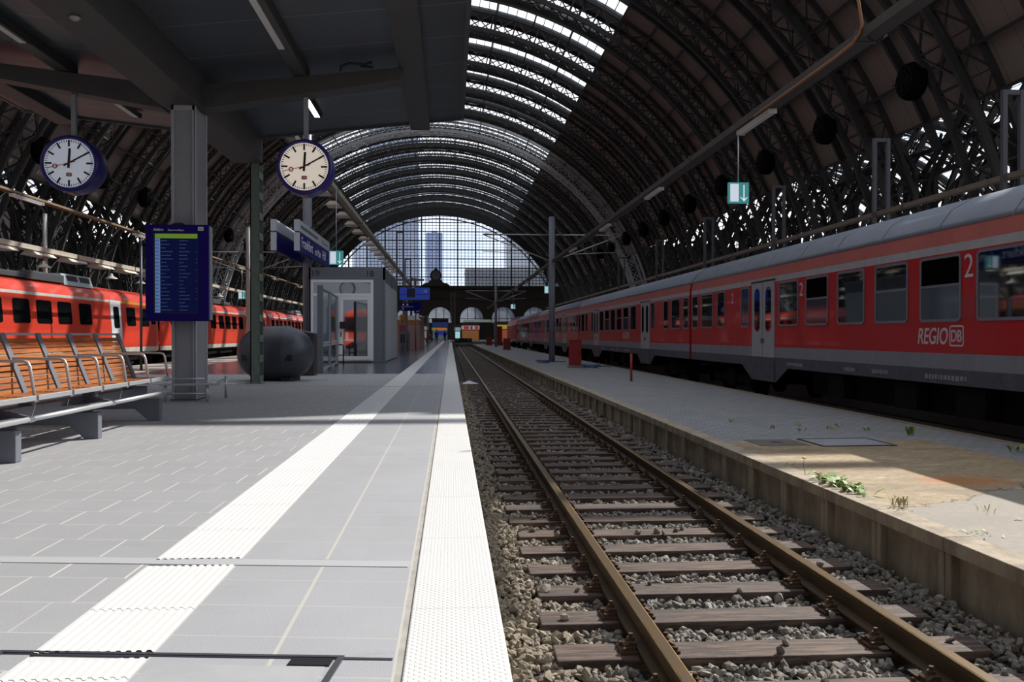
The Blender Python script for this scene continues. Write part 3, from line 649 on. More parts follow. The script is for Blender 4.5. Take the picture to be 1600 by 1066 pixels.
# ---------------------------------------------------------------- clocks
def clock(x, label, warm):
    t = thing('station_clock', (x,12.95,3.46), label, 'clock', 'clocks hanging from the canopy')
    q = MB(); q.lathe([(.352,-.17),(.375,-.195),(.405,-.185),(.414,-.15),(.414,.15),(.405,.185),(.375,.195),(.352,.17)], (0,0,0), 'y', 56); q.build('case', cblue, t)
    em = mat('clock_dial_'+('warm' if warm else 'cool'), (0.80,0.78,0.74,1) if warm else (0.72,0.76,0.84,1), .25, emit=(1,.86,.70,1) if warm else (.8,.86,1,1), estr=.42 if warm else .22, coat=.6)  # cool dial: bluish tint and glow stand in for reflections
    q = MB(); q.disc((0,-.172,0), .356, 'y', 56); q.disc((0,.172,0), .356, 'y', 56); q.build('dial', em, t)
    bk = mat('hand_black', (.012,.012,.014,1), .5); q = MB()
    for k in range(60):
        a_ = 2*PI*k/60; d = Vector((math.sin(a_),0,math.cos(a_))); big = k%5 == 0
        r0, r1, ww = (.245,.340,.026) if big else (.310,.340,.0085)
        q.bar(d*r0+Vector((0,-.176,0)), d*r1+Vector((0,-.176,0)), ww, .006, up=(0,1,0))
    q.build('minute_marks', bk, t)
    def hand(nm, deg, r0, r1, ww, m, yy):
        a_ = R(deg); d = Vector((math.sin(a_),0,math.cos(a_))); q = MB(); q.bar(d*r0+Vector((0,yy,0)), d*r1+Vector((0,yy,0)), ww, .005, up=(0,1,0)); return q, d
    q,_ = hand('hour_hand', 4, -.07, .215, .034, bk, -.184); q.build('hour_hand', bk, t)
    q,_ = hand('minute_hand', 61, -.08, .325, .022, bk, -.190); q.build('minute_hand', bk, t)
    rd = mat('second_red', (.45,.045,.02,1), .4)
    q,d = hand('second_hand', 256, -.10, .31, .009, rd, -.196)
    ctr = d*.195+Vector((0,-.196,0)); q.lathe([(.022,-.003),(.036,-.003),(.036,.003),(.022,.003),(.022,-.003)], ctr, 'y', 24); q.build('second_hand', rd, t)
    q = MB(); q.prism([(u,-.165+v) for u,v in rrect(.082,.056,.014)], 'y', -.1765, -.174); q.build('logo', mat('faded_red',(.60,.16,.15,1),.5), t)
    words('lettering', 'DB', .040, mat('dial_white',(.8,.75,.72,1),.5), t, (0,-.178,-.179), (PI/2,0,0), 'CENTER')
    ztop = 4.515 - 3.46 + .02
    q = MB(); q.box(-.032,.032,-.03,.03,.40,ztop); q.build('hanger', greyl, t)
    q = MB(); q.box(-.07,.02,-.10,.12,-.425,-.408); q.build('bottom_hatch', mat('hatch_copper',(.5,.22,.14,1),.4), t)
    return t
clock(-2.17, 'round white railway clock with blue rim hanging before the bright vault', True)
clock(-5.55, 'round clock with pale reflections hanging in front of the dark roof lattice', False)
# ---------------------------------------------------------------- departure board
db = thing('departure_board', (-3.86,12.35,1.15), 'tall blue departure board mounted on the grey column', 'departure board')
q = MB(); q.box(-.435,.435,-.08,.08,0,1.365); q.build('cabinet', dblue, db, bevel=.006)
q = MB(); q.box(.436,.452,-.05,.07,.02,1.345); q.box(-.40,.40,.08,.20,.05,1.31); q.build('side_panel', greyl, db)
q = MB(); q.prism([(-.12,1.365),(.12,1.365),(.05,1.40),(-.05,1.40)], 'y', -.02,.10); q.build('bracket', black, db)
q = MB(); q.box(-.325,.295,-.084,-.079,.105,1.245); q.build('screen_bezel', mat('bezel',(.004,.005,.02,1),.3), db)
scr = mat('screen_blue', (.004,.006,.05,1), .25, spec=.12, emit=(.004,.014,.13,1), estr=.16)
q = MB(); q.box(-.300,.285,-.0865,-.084,.12,1.17); q.build('screen', scr, db)
q = MB(); q.box(-.300,.285,-.0875,-.084,1.17,1.235); q.build('screen_header', mat('screen_green',(.10,.22,.01,1),.3,emit=(.22,.40,.03,1),estr=.35), db)
q = MB(); q.box(-.300,-.228,-.0875,-.084,.12,1.168); q.build('screen_column', mat('screen_lightblue',(.10,.2,.5,1),.3,emit=(.20,.36,.75,1),estr=.28), db)
q = MB(); random.seed(3)
for k in range(20):
    zz = 1.135 - k*.0515
    for x0, mn, mxx in ((-.215,.05,.17),(.035,.05,.13)):
        xx = x0; end = x0+random.uniform(mn,mxx)
        while xx < end: ww = random.uniform(.012,.035); q.box(xx,xx+ww,-.0885,-.087,zz-.004,zz+.005); xx += ww+.006
    if random.random() < .5: q.box(.265,.28,-.0885,-.087,zz-.004,zz+.005)
q.build('timetable_lettering', mat('screen_text',(.10,.16,.32,1),.4,emit=(.2,.3,.6,1),estr=.08), db)
q = MB()
for k in range(20): q.box(-.292,-.245,-.0885,-.087,1.135-k*.0515-.004,1.135-k*.0515+.004)
q.build('timetable_lettering', mat('screen_darktext',(.03,.06,.2,1),.4), db)
sgw = mat('sign_white', (.80,.82,.86,1), .4)
words('lettering', 'Abfahrt', .056, sgw, db, (-.325,-.082,1.275), (PI/2,0,0), sx=.82, off=.0004)
words('lettering', 'Departure Départ', .034, sgw, db, (-.125,-.082,1.277), (PI/2,0,0), sx=.88, shear=.2, off=.0002)
q = MB(); q.prism([(.33+u,1.308+v) for u,v in rrect(.078,.056,.008)], 'y', -.083, -.079); q.build('logo', mat('logo_pale',(.70,.68,.72,1),.4), db)
words('lettering', 'DB', .038, mat('logo_red',(.45,.06,.06,1),.4), db, (.33,-.0835,1.295), (PI/2,0,0), 'CENTER')
# ---------------------------------------------------------------- lattice post, tank, bin
gpm = mat('green_post_paint', (0.17,0.215,0.185,1), .55, var=.4, vscale=6)
gp = thing('lattice_post', (-3.81,17.0,0), 'green riveted lattice post standing in front of the round dark tank', 'post')
q = MB(); q.box(-.09,.085,-.18,-.165,0,4.33); q.box(-.09,.085,.165,.18,0,4.33); q.box(-.09,-.07,-.18,.18,0,4.33); q.build('channel', gpm, gp)
q = MB()
for k in range(12): q.box(.074,.086,-.18,.18,.02+k*.40,.16+k*.40) if k < 11 else None
q.build('batten_plates', gpm, gp)
q = MB(); q.box(-.17,.17,-.26,.26,0,.02); 
for xx in (-.13,.13): q.lathe([(.02,.02),(.02,.06),(0,.06)], (xx,-.2,0), 'z', 6, smooth=False)
q.build('base_plate', mat('base_plate_grey',(.30,.31,.30,1),.7,var=.6,vscale=20), gp)
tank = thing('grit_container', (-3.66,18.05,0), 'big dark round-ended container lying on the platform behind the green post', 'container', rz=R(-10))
tkm = mat('dark_plastic', (0.055,0.060,0.078,1), .40, var=.2, vscale=3)
q = MB(); q.lathe([(0,-.78),(.13,-.775),(.27,-.735),(.40,-.64),(.50,-.50),(.555,-.34),(.57,-.30),(.57,.30),(.555,.34),(.50,.50),(.40,.64),(.27,.735),(.13,.775),(0,.78)], (0,0,.575), 'x', 36); tk = q.build('shell', tkm, tank)
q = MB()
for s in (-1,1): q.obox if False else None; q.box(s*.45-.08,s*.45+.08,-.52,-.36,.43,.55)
q.build('handle_recess', black, tank)  # black blocks stand in for the shade inside the square holes
q = MB(); q.box(-.42,-.22,-.3,.3,0,.08); q.box(.22,.42,-.3,.3,0,.08); q.build('feet', black, tank)
bn_ = thing('waste_bin', (-3.45,20.3,0), 'dark brown box bin standing beside the round dark container', 'bin')
q = MB(); q.prism([(-.26,0),(.26,0),(.26,.98),(-.26,1.08)], 'y', -.25,.25); q.build('body', mat('bin_brown',(0.045,0.036,0.032,1),.5,var=.4), bn_, bevel=.01)
q = MB(); q.prism([(-.28,1.075),(.28,.975),(.28,1.0),(-.28,1.10)], 'y', -.27,.27); q.build('lid', greyp, bn_)
# ---------------------------------------------------------------- glass windbreak
wb = thing('windbreak', (-3.30,21.75,0), 'grey framed glass windbreak screen leading to the cabin door', 'windbreak', rz=math.atan2(.32,5.6))
q = MB(); q.box(-.07,.07,-.07,.07,0,2.22); q.build('end_post', greyp, wb, bevel=.006)
fr = mat('windbreak_frame', (0.45,0.47,0.50,1), .45); pg = glass('windbreak_glass', (.74,.82,.84,1), .34, .04)
for k in range(2):
    y0 = .12+k*2.75; y1 = y0+2.6
    for (z0,z1,nm) in ((.10,.66,'lower'),(.78,2.16,'upper')):
        q = MB(); 
        q.box(-.03,.03,y0,y1,z0-.05,z0); q.box(-.03,.03,y0,y1,z1,z1+.05); q.box(-.03,.03,y0,y0+.10,z0,z1); q.box(-.03,.03,y1-.10,y1,z0,z1)
        f_ = q.build('frame', fr, wb)
        q = MB(); q.box(-.006,.006,y0+.10,y1-.10,z0,z1); q.build('pane', pg, f_)
q = MB(); q.box(-.04,.04,2.70,2.86,0,2.2); q.box(-.04,.04,5.48,5.60,0,2.2); q.build('post', greyp, wb)
hr = thing('railing', (-3.62,27.9,0), 'small black tube railing in front of the cabin door', 'railing')
q = MB(); q.tube([(-.12,0,0),(-.12,0,.60),(-.08,0,.64),(.10,0,.64),(.13,0,.60),(.13,0,0)],.022,8); q.build('hoop', black, hr)
q = MB(); q.tube([(-.12,0,.3),(.13,0,.3)],.015,8); q.build('rail_bar', black, hr)
# ---------------------------------------------------------------- cabin 19 | 18
cab = thing('platform_cabin', (-3.57,29.6,0), 'grey container cabin numbered 19 and 18 with a white glazed door', 'cabin')
cw = mat('cabin_side_panel', (0.44,0.47,0.49,1), .5, var=.15); cgrey = mat('cabin_grey', (0.17,0.185,0.215,1), .5)
dkgl = mirror_glass('cabin_glass', (.012,.016,.022,1), .42)
q = MB()
q.box(-1.30,-1.24,0,6.8,0,3.0); q.box(1.22,1.31,0,.12,0,3.3); q.box(-1.31,-1.24,0,.12,0,3.3)
q.box(-1.31,1.31,0,.10,2.87,3.3); q.box(.90,1.24,0,.10,.05,2.87); q.box(-1.31,1.31,.10,6.8,3.2,3.3); q.box(-1.24,1.24,6.74,6.8,0,3.2); q.box(-1.25,1.25,.12,6.75,0,.05); q.box(-1.24,1.24,0.0,.1,0,.06)
q.build('shell', cgrey, cab, bevel=.006)
q = MB(); n_ = 26
for k in range(n_):
    y0 = .12+k*(6.62/n_); q.prism([(1.26,y0),(1.295,y0+.03),(1.295,y0+6.62/n_-.03),(1.26,y0+6.62/n_)], 'z', .03, 2.80)
q.build('side_wall', cw, cab)
q = MB(); q.box(1.24,1.30,.12,6.8,2.80,3.22); q.box(1.24,1.33,3.2,3.26,2.75,3.25); q.build('roof_edge', mat('cabin_roof_edge',(.13,.14,.15,1),.5), cab)
wf = mat('white_window_frame', (0.90,0.91,0.95,1), .4)
def frame_rect(q, x0, x1, z0, z1, t, y0=-.03, y1=.05):
    q.box(x0,x1,y0,y1,z0,z0+t); q.box(x0,x1,y0,y1,z1-t,z1); q.box(x0,x0+t,y0,y1,z0+t,z1-t); q.box(x1-t,x1,y0,y1,z0+t,z1-t)
q = MB(); frame_rect(q,-1.24,.90,.06,2.87,.09); q.box(-1.15,.81,-.03,.05,2.31,2.40); q.box(-.36,-.27,-.03,.05,.15,2.31); q.build('window_frame', wf, cab)
q = MB(); q.box(-1.15,.81,.0,.012,2.40,2.78); q.box(-1.15,-.36,.0,.012,.15,2.31); q.build('window_pane', dkgl, cab)
q = MB(); frame_rect(q,-.26,.83,.09,2.30,.13,-.05,.02); dr = q.build('door', wf, cab, bevel=.006)
dr.rotation_euler = (0,0,R(-0.8))
q = MB(); q.box(-.13,.70,-.03,-.018,.22,2.17); q.build('pane', dkgl, dr)
q = MB(); q.tube([(-.205,-.05,1.05),(-.205,-.10,1.05),(-.205,-.10,.95)],.014,8); q.box(-.22,-.19,-.055,-.045,.9,1.1); q.build('handle', dsteel, dr)
q = MB(); q.box(-.24,.0,-.12,-.05,1.18,1.42); q.build('card_reader', black, dr)
q = MB(); q.box(-.27,.84,-.3,-.02,0,.045); q.build('door_step', mat('step_dark',(.05,.05,.055,1),.6), cab)
nm_ = mat('number_black', (.02,.022,.03,1), .5)
words('lettering', '19', .30, nm_, cab, (-1.24,-.004,2.985), (PI/2,0,0), off=.0)
words('lettering', '18', .30, nm_, cab, (.62,-.004,2.985), (PI/2,0,0), off=.0)
# orange waistcoat hanging inside the glazed door
# ---------------------------------------------------------------- station name sign
def tube_mast(x, y, z0, z1, r, label, m, cat='mast', group=None):
    t = thing('mast', (x,y,z0), label, cat, group)
    q = MB(); q.tube([(0,0,0),(0,0,z1-z0)], r, 14); q.build('shaft', m, t)
    q = MB(); q.box(-r*1.7,r*1.7,-r*1.7,r*1.7,0,.02); q.build('base_plate', dsteel, t)
    q = MB(); q.lathe([(r*1.05,z1-z0-.02),(r*1.05,z1-z0+.02),(0,z1-z0+.06)], (0,0,0), 'z', 14); q.build('cap', m, t)
    return t
mastm = mat('mast_blue_grey', (0.26,0.28,0.33,1), .45, var=.2)
tube_mast(-5.19, 31.2, 0, 10.5, .165, 'tall blue-grey mast carrying the station name sign beside the cabin', mastm)
for (xs_, lab, face) in ((-4.74,'blue and white Frankfurt am Main Hbf station sign facing the empty track',1),(-5.45,'back-to-back twin of the station name sign on the far side of its mast',-1)):
    t = thing('station_sign', (xs_,29.85,3.57), lab, 'sign', 'station name signs'); t.scale = (1.3,1.42,1.34)
    q = MB(); q.box(-.06,.06,-2.3,2.3,0,.42); q.build('name_panel', dblue, t, bevel=.005)
    q = MB(); q.box(-.06,.06,-2.3,2.3,.45,.72); q.build('direction_panel', mat('sign_pale',(.52,.55,.60,1),.4), t, bevel=.005)
    q = MB(); q.box(-.065,.065,-2.33,-2.27,.0,.42); q.box(-.065,.065,-2.33,-2.27,.45,.72); q.build('end_cap', mat('endcap',(.5,.51,.58,1),.4), t)
    q = MB(); q.box(-.03,.03,-.4,-.3,-.10,.8); q.box(-.03,.03,.3,.4,-.10,.8); q.box(-.05,.05,-1.9,1.9,.41,.46); q.build('carrier', dsteel, t)
    if face == 1:
        words('lettering', 'Frankfurt', .36, sgw, t, (.0615,-2.05,.115), (PI/2,0,PI/2), sx=1.15)
        words('lettering', 'am Main', .27, sgw, t, (.0615,-.20,.115), (PI/2,0,PI/2), sx=1.0)
        words('lettering', 'Hbf', .36, sgw, t, (.0615,.98,.115), (PI/2,0,PI/2), sx=1.15)
        q = MB(); xx = -2.1
        while xx < .3: ww = random.uniform(.08,.2); q.box(.06,.0615,xx,xx+ww,.54,.62); xx += ww+.05
        q.box(.06,.0615,1.0,1.1,.53,.66); xx = 1.2
        while xx < 2.1: ww = random.uniform(.06,.12); q.box(.06,.0615,xx,xx+ww,.54,.58); xx += ww+.04
        q.build('lettering', mat('sign_dark_text',(.06,.06,.09,1),.5), t)
# ---------------------------------------------------------------- hanging exit signs
gn = mat('exit_green', (0.05,0.30,0.29,1), .4, emit=(.05,.30,.30,1), estr=.45); wn_ = mat('exit_white', (.75,.8,.85,1), .4, emit=(.7,.78,.9,1), estr=.55)
def exit_sign(x, y, z, ztop, label, sz=.42, bright=True):
    t = thing('exit_sign', (x,y,z), label, 'sign', 'hanging green exit signs')
    q = MB(); q.box(-sz/2,sz/2,-.04,.04,-sz/2,sz/2); q.build('box', gn, t, bevel=.004)
    q = MB(); q.box(-sz/2+.03,-.01*sz,-.046,-.04,-sz/2+.03,sz/2-.03); q.build('door_symbol', wn_, t)
    q = MB(); c_ = .25*sz; q.box(c_-.012,c_+.012,-.046,-.04,-sz*.36,sz*.38)
    q.prism([(c_,-sz*.42),(c_+.075,-sz*.22),(c_+.045,-sz*.22),(c_,-sz*.33),(c_-.045,-sz*.22),(c_-.075,-sz*.22)], 'y', -.046,-.04); q.build('arrow', wn_, t)
    q = MB(); q.tube([(0,0,sz/2),(0,0,ztop-z)], .014, 8); q.build('hanger', alu, t)
    return t
exit_sign(5.55, 16.0, 3.70, 4.88, 'green and white arrow sign hanging above the baggage platform', .40)
exit_sign(5.55, 48.0, 3.55, 4.88, 'small pale exit sign on a rod just before the tall mast', .42)
exit_sign(5.55, 75.0, 3.5, 4.88, 'tiny hanging exit sign beyond the tall mast', .42)
exit_sign(-3.78, 28.4, 3.52, 5.75, 'green and white arrow sign hanging over the cabin roof', .46)
exit_sign(-12.3, 51.0, 3.3, 4.9, 'small exit sign hanging beside the pale mast before the bright train', .42)
# ---------------------------------------------------------------- cable trays with lamps
beige = mat('tray_beige', (0.46,0.42,0.33,1), .6, var=.4, vscale=2); traym = mat('tray_dark', (0.075,0.068,0.06,1), .6, var=.4); orm = mat('orange_cable', (0.34,0.15,0.07,1), .6)
def tray(x, z, y0, y1, label, m, wd=.14, h=.07, cable=True):
    t = thing('cable_tray', (x,y0,z), label, 'cable tray', 'overhead cable trays')
    q = MB(); q.box(-wd/2,wd/2,0,y1-y0,0,h); q.build('duct', m, t)
    q = MB(); q.box(-wd/2-.02,wd/2+.02,-.03,.03,-.012,h+.02); c0 = q.build('clamp', dsteel, t); c0.location.y = 1.5
    for k in range(1,int((y1-y0)/8)): c_ = c0.copy(); COL.objects.link(c_); c_.location.y = 1.5+8*k
    if cable:
        q = MB(); q.tube([(-wd/2-.02,0,-.02)]+[(-wd/2-.02,(y1-y0)*k/12,-.02-.012*(k%2)) for k in range(1,13)], .014, 6); q.build('cable', orm, t)
    return t
tray(5.60, 4.92, 9.6, 128, 'dark cable tray running above the baggage platform beside the red train', traym, .24, .13, False)
t = thing('feed_cable', (5.46,10.9,5.0), 'orange cable dropping from above onto the overhead tray', 'cable')
q = MB(); q.tube([(-.06,.1,.9),(-.03,.05,.45),(0,0,.1),(0,.05,.0),(.0,.25,-.08),(.0,.8,-.10),(0,4.0,-.10)],.022,8); q.build('cable_run', orm, t)
q = MB(); q.tube([(.02,.03,.05),(.12,.0,-.12),(.22,-.05,-.15),(.30,-.1,-.08)],.012,6); q.build('loose_end', black, t)
lnames = ['strip lamp on the overhead tray above the hanging arrow sign','second strip lamp along the tray above the baggage platform','third strip lamp along the tray above the baggage platform','fourth strip lamp along the tray, near the tall mast','fifth strip lamp on the tray, just past the tall mast','sixth strip lamp on the tray over the baggage platform','seventh strip lamp on the tray over the baggage platform']
for k, zc in enumerate((15.2,23.0,30.4,38.5,52,62,72)):
    striplight((5.60,zc,4.83), 1.6, False, lnames[k], 'strip lamps over the baggage platform', body=mat('lamp_white_body',(.62,.62,.58,1),.5))
tray(-12.3, 4.98, 14, 100, 'rusty cable tray above the pale sunlit platform in front of the bright train', mat('tray_rust',(.28,.19,.11,1),.7,var=.5), .12, .06)
for k, zc in enumerate((25.6,34.8,43,51,60.5,70)):
    striplight((-12.3,zc,4.87), 1.7, False, 'strip lamp over the sunlit platform, %s along its tray' % ORD[k], 'strip lamps over the sunlit platform', body=mat('lamp_white_body',(.62,.62,.58,1),.5))
tray(-19.6, 4.92, 20, 125, 'broad cream lamp rail beyond the bright red train', mat('rail_cream',(.66,.62,.50,1),.6,var=.3), .55, .22, False)
refl = mat('reflector_cream', (.72,.68,.58,1), .45)
def reflector(x, y, z, label, group, ln=1.3, s=1.0):
    t = thing('reflector_lamp', (x,y,z), label, 'lamp', group)
    q = MB(); q.prism([(-.30*s,-.16*s),(.30*s,-.16*s),(.12*s,0),(-.12*s,0)], 'y', -ln/2, ln/2); q.build('shade', refl, t)
    q = MB(); q.tube([(0,-ln/2+.1,-.12*s),(0,ln/2-.1,-.12*s)],.02,6); q.build('tube', lampm, t); return t
for k in range(10): reflector(-19.6, 27.5+k*3.6, 4.92, 'cream reflector lamp under the lamp rail beyond the bright train, %s from the camera' % ORD[k], 'reflector lamps beyond the bright train', 2.0, 1.3)
tray(-3.93, 5.80, 19.5, 92, 'beige lamp rail hanging over the platform centre above the cabin', beige, .24, .16)
for k in range(14): reflector(-3.93-.30, 28.5+k*2.7, 5.78, 'wide pale reflector lamp on the rail above the cabin, %s from the camera' % ORD[k], 'reflector lamps above the cabin', .9, .85)
for k,yk in enumerate((41.5,49.5,54,62,72,84)):
    t = thing('bell_lamp', (-19.2,yk,4.15), 'small bell shaped lamp hanging above the bright red train, %s from the camera' % ORD[k], 'lamp', 'bell lamps above the bright train')
    q = MB(); q.lathe([(.34,0),(.33,.03),(.20,.10),(.10,.16),(.06,.30),(0,.32)], (0,0,0), 'z', 16); q.build('shade', refl, t)
    q = MB(); q.tube([(0,0,.3),(0,0,.78)],.012,6); q.build('rod', dsteel, t)
# ---------------------------------------------------------------- overhead line masts
def line_mast(x, y, z0, ztop, label, arms, m, r=.165):
    t = tube_mast(x, y, z0, ztop, r, label, m, 'mast', 'overhead line masts')
    for s in arms:
        q = MB(); q.tube([(0,0,6.4-z0),(s*3.75,0,6.42-z0)],.035,8); q.tube([(0,0,4.95-z0),(s*3.7,0,6.38-z0)],.03,8); q.tube([(s*1.1,0,5.36-z0),(s*3.75,0,5.50-z0)],.02,6); q.tube([(s*2.2,0,5.80-z0),(s*2.3,0,5.44-z0)],.012,6)
        ar = q.build('cantilever', steel, t)
        for x0_,dx_,zz_ in ((.35,.08,6.4),(3.45,.05,6.42)):
            q = MB()
            for k in range(4): q.lathe([(.03,-.03),(.075,-.01),(.03,.01)], (s*(x0_+dx_*k),0,zz_-z0), 'x', 10)
            q.build('insulator', mat('insulator_brown',(.12,.07,.05,1),.3), ar)
    return t
line_mast(5.5, 45.7, ZB, 7.36, 'tall grey overhead line mast on the baggage platform behind the red cabinet', (-1,1), mastm)
line_mast(5.57, 104, ZB, 7.1, 'second thinner looking line mast far down the baggage platform', (-1,1), mastm)
line_mast(-13.2, 56.5, ZB, 8.0, 'pale line mast on the sunlit platform beyond the green post', (-1,1), mat('mast_pale',(.50,.49,.46,1),.5))
line_mast(-19.6, 42.5, 0, 6.8, 'slim pale pole on the platform beyond the bright train', (), mat('mast_pale',(.50,.49,.46,1),.5), .10)
line_mast(-12.6, 35.5, ZB, 4.9, 'thin dark pole under the strip lamps before the bright train', (), dsteel, .05)
def goalpost(x, y, z0, z1, wd, label):
    t = thing('post_frame', (x,y,z0), label, 'post', 'tall rectangular post frames')
    for s in (-1,1):
        q = MB(); q.box(s*wd/2-.06,s*wd/2+.06,-.06,.06,0,z1-z0); q.build('post', mat('frame_post',(.085,.085,.10,1),.5), t)
    q = MB(); q.box(-wd/2,wd/2,-.05,.05,z1-z0-.12,z1-z0); q.build('crossbar', mat('frame_post',(.085,.085,.10,1),.5), t); q = MB(); q.box(-wd/2,wd/2,-.04,.04,(z1-z0)*.55,(z1-z0)*.55+.08); q.build('crossbar', mat('frame_post',(.085,.085,.10,1),.5), t)
for k,(x_,y_,z1_) in enumerate(((14.3,27.2,7.5),(14.3,20.6,7.2),(14.3,36,7.5),(14.3,46,7.5),(14.3,57,7.5),(14.3,70,7.5))):
    goalpost(x_,y_,0,z1_,.46,'tall rectangular post frame behind the dark red train, %s from the camera' % ['second','nearest','third','fourth','fifth','sixth'][k])
for k,(x_,y_,z1_) in enumerate(((-3.9,66,9.0),(-3.9,78,8.0),(-3.9,90,7.0),(-3.9,101,6.4))):
    goalpost(x_,y_,0,z1_,.5,'slim post frame standing on the platform against the fan window, %s from the camera' % ORD[k])
# tray beyond the dark red train
tray(14.2, 4.92, 16, 125, 'pale cable tray running above the roof of the dark red train', mat('tray_tan',(.22,.19,.15,1),.6,var=.4), .22, .14, False)
# ---------------------------------------------------------------- things on the baggage platform
redc = mat('red_cabinet', (0.33,0.018,0.022,1), .5, var=.3)
def cabinet(x, y, wd, h, label):
    t = thing('service_cabinet', (x,y,ZB), label, 'cabinet', 'red service cabinets')
    q = MB(); q.box(-wd/2,wd/2,-.22,.22,.12,h); q.build('body', redc, t, bevel=.012)
    q = MB(); q.box(-wd/2-.05,wd/2+.05,-.27,.27,0,.12); q.build('plinth', conc, t)
    q = MB(); q.box(-wd/2+.04,wd/2-.04,-.228,-.22,.2,h-.06); d_ = q.build('door', redc, t)
    q = MB(); q.box(wd/2-.10,wd/2-.07,-.25,-.228,h*.5,h*.5+.12); q.build('handle', black, d_)
    q = MB(); q.box(-wd/2-.02,wd/2+.02,-.24,.24,h,h+.03); q.build('lid', redc, t)
cabinet(5.45, 36.8, .50, 1.2, 'red metal cabinet on a concrete plinth in front of the tall mast')
cabinet(5.40, 81, .66, 1.1, 'smaller looking red cabinet further down the baggage platform')
cabinet(5.35, 117, .8, 1.15, 'most distant red cabinet near the end of the baggage platform')
cabinet(6.6, 114, .7, 2.6, 'tall dark red cabinet by the far end of the red train')
t = thing('marker_post', (5.60,25.9,ZB), 'thin red marker post standing alone on the baggage platform', 'post')
q = MB(); q.tube([(0,0,0),(0,0,.86)],.036,10); q.build('shaft', mat('marker_red',(.42,.05,.05,1),.5,var=.3), t)
q = MB(); q.lathe([(.05,0),(.05,.02),(0,.02)],(0,0,0),'z',10); q.build('foot', dsteel, t)
t = thing('hydrant_rod', (5.25,44.6,ZB), 'thin rusty rod leaning by the foot of the tall mast', 'rod')
q = MB(); q.tube([(0,0,0),(.02,0,.7),(.03,0,1.6)],.018,6); q.build('rod', rust_i, t)
hose = mat('blue_hose', (0.05,0.14,0.25,1), .45)
def hoseo(x, y, label, seed, ln):
    random.seed(seed); pts = [(0,0,.03)]
    for k in range(26):
        a_ = k*.75; r_ = .32+.1*math.sin(k*1.3); pts.append((r_*math.cos(a_)+.15*k/26*ln, r_*1.8*math.sin(a_)+.02*k, .03+.004*k))
    pts += [(ln*.6,1.2,.03),(ln,1.6,.03),(ln*1.3,.9,.03)]
    q = MB(); q.tube(pts,.026,6); o = q.build('water_hose', hose); o.location = (x,y,ZB); tag(o, label, 'hose', 'blue water hoses')
hoseo(4.75, 43.5, 'blue hose coiled by the tall mast foot', 1, 1.0)
hoseo(6.05, 36.6, 'blue hose lying loosely beside the red cabinet', 2, .9)
# ---------------------------------------------------------------- far platform equipment
bl2 = mat('bright_sign_blue', (0.015,0.035,0.28,1), .4, emit=(.02,.05,.36,1), estr=.35)
t = thing('platform_display', (-1.92,45.6,2.86), 'blue hanging track display reading 18 beyond the cabin', 'sign')
q = MB(); q.box(-.80,.80,-.1,.1,0,.64); q.build('panel', bl2, t)
words('lettering', '18', .22, sgw, t, (.45,-.105,.38), (PI/2,0,0))
q = MB(); q.box(-.78,.78,-.106,-.1,.26,.28); q.build('divider', dblue, t)
q = MB(); q.box(-.04,.04,-.04,.04,.64,1.0); q.box(-1.6,.5,-.07,.07,1.0,1.12); q.box(-1.05,-.95,-.07,.07,-2.86,1.0); q.build('gantry', greyp, t)
t = thing('camera_box', (-2.05,44.2,3.15), 'black box hanging in front of the blue track display', 'camera')
q = MB(); q.box(-.2,.2,-.2,.2,-.22,.22); q.build('case', black, t); q = MB(); q.tube([(0,0,.22),(0,0,.82),(0,1.4,.86)],.02,6); q.build('bracket', black, t)
t = thing('direction_sign', (-2.2,46.5,2.28), 'lower blue direction sign with white symbols under the track display', 'sign')
q = MB(); q.box(-.52,.52,-.06,.06,0,.46); q.build('panel', dblue, t)
q = MB()
for xx in (-.42,-.2): q.box(xx,xx+.1,-.066,-.06,.28,.40)
q.box(-.5,.2,-.066,-.06,.215,.235); q.box(-.42,-.36,-.066,-.06,.06,.18); q.build('symbols', sgw, t)
q = MB(); q.box(-.28,-.20,-.04,.04,-2.28,.0); q.box(-.28,-.2,-.04,.04,.46,.7); q.build('post', greyp, t)
t = thing('section_sign', (-2.0,52.5,2.32), 'small blue cube sign with a white letter B', 'sign')
q = MB(); q.box(-.24,.24,-.2,.2,0,.70); q.build('cube', dblue, t)
words('lettering', 'B', .44, sgw, t, (0,-.205,.1), (PI/2,0,0), 'CENTER', off=.012)
q = MB(); q.tube([(0,0,.7),(0,0,3.4)],.03,6); q.build('hanger', greyp, t)
k_ = thing('kiosk', (-3.0,60,0), 'pale pink kiosk with an orange band on the platform beyond the cabin', 'kiosk')
q = MB(); q.box(-.8,.8,-1.6,1.6,0,2.0); q.build('body', mat('kiosk_pink',(.42,.27,.24,1),.5), k_)
q = MB(); q.box(-.83,.83,-1.63,1.63,1.72,2.0); q.build('orange_band', mat('kiosk_orange',(.55,.22,.03,1),.5), k_)
q = MB(); q.prism([(-.9,2.0),(.9,2.0),(.6,2.3),(-.6,2.3)], 'y', -1.7,1.7); q.build('roof', white, k_)
q = MB(); q.box(-.5,-.05,-1.64,-1.6,.9,1.65); q.build('poster', mat('poster_red',(.35,.04,.05,1),.5), k_)
t = thing('ticket_machine', (-2.75,51,0), 'grey cabinet standing on the platform just beyond the cabin', 'machine')
q = MB(); q.box(-.3,.3,-.3,.3,0,1.15); q.build('body', greyp, t, bevel=.01); q = MB(); q.box(-.22,.22,-.31,-.3,.5,1.0); q.build('panel', black, t)
t = thing('advert_column', (-2.35,66,0), 'pink and grey striped advertising column beyond the kiosk', 'column')
q = MB(); q.lathe([(.32,0),(.32,2.3),(.38,2.3),(.38,2.4),(0,2.5)],(0,0,0),'z',18); q.build('drum', mat('advert_pink',(.45,.30,.28,1),.5), t)
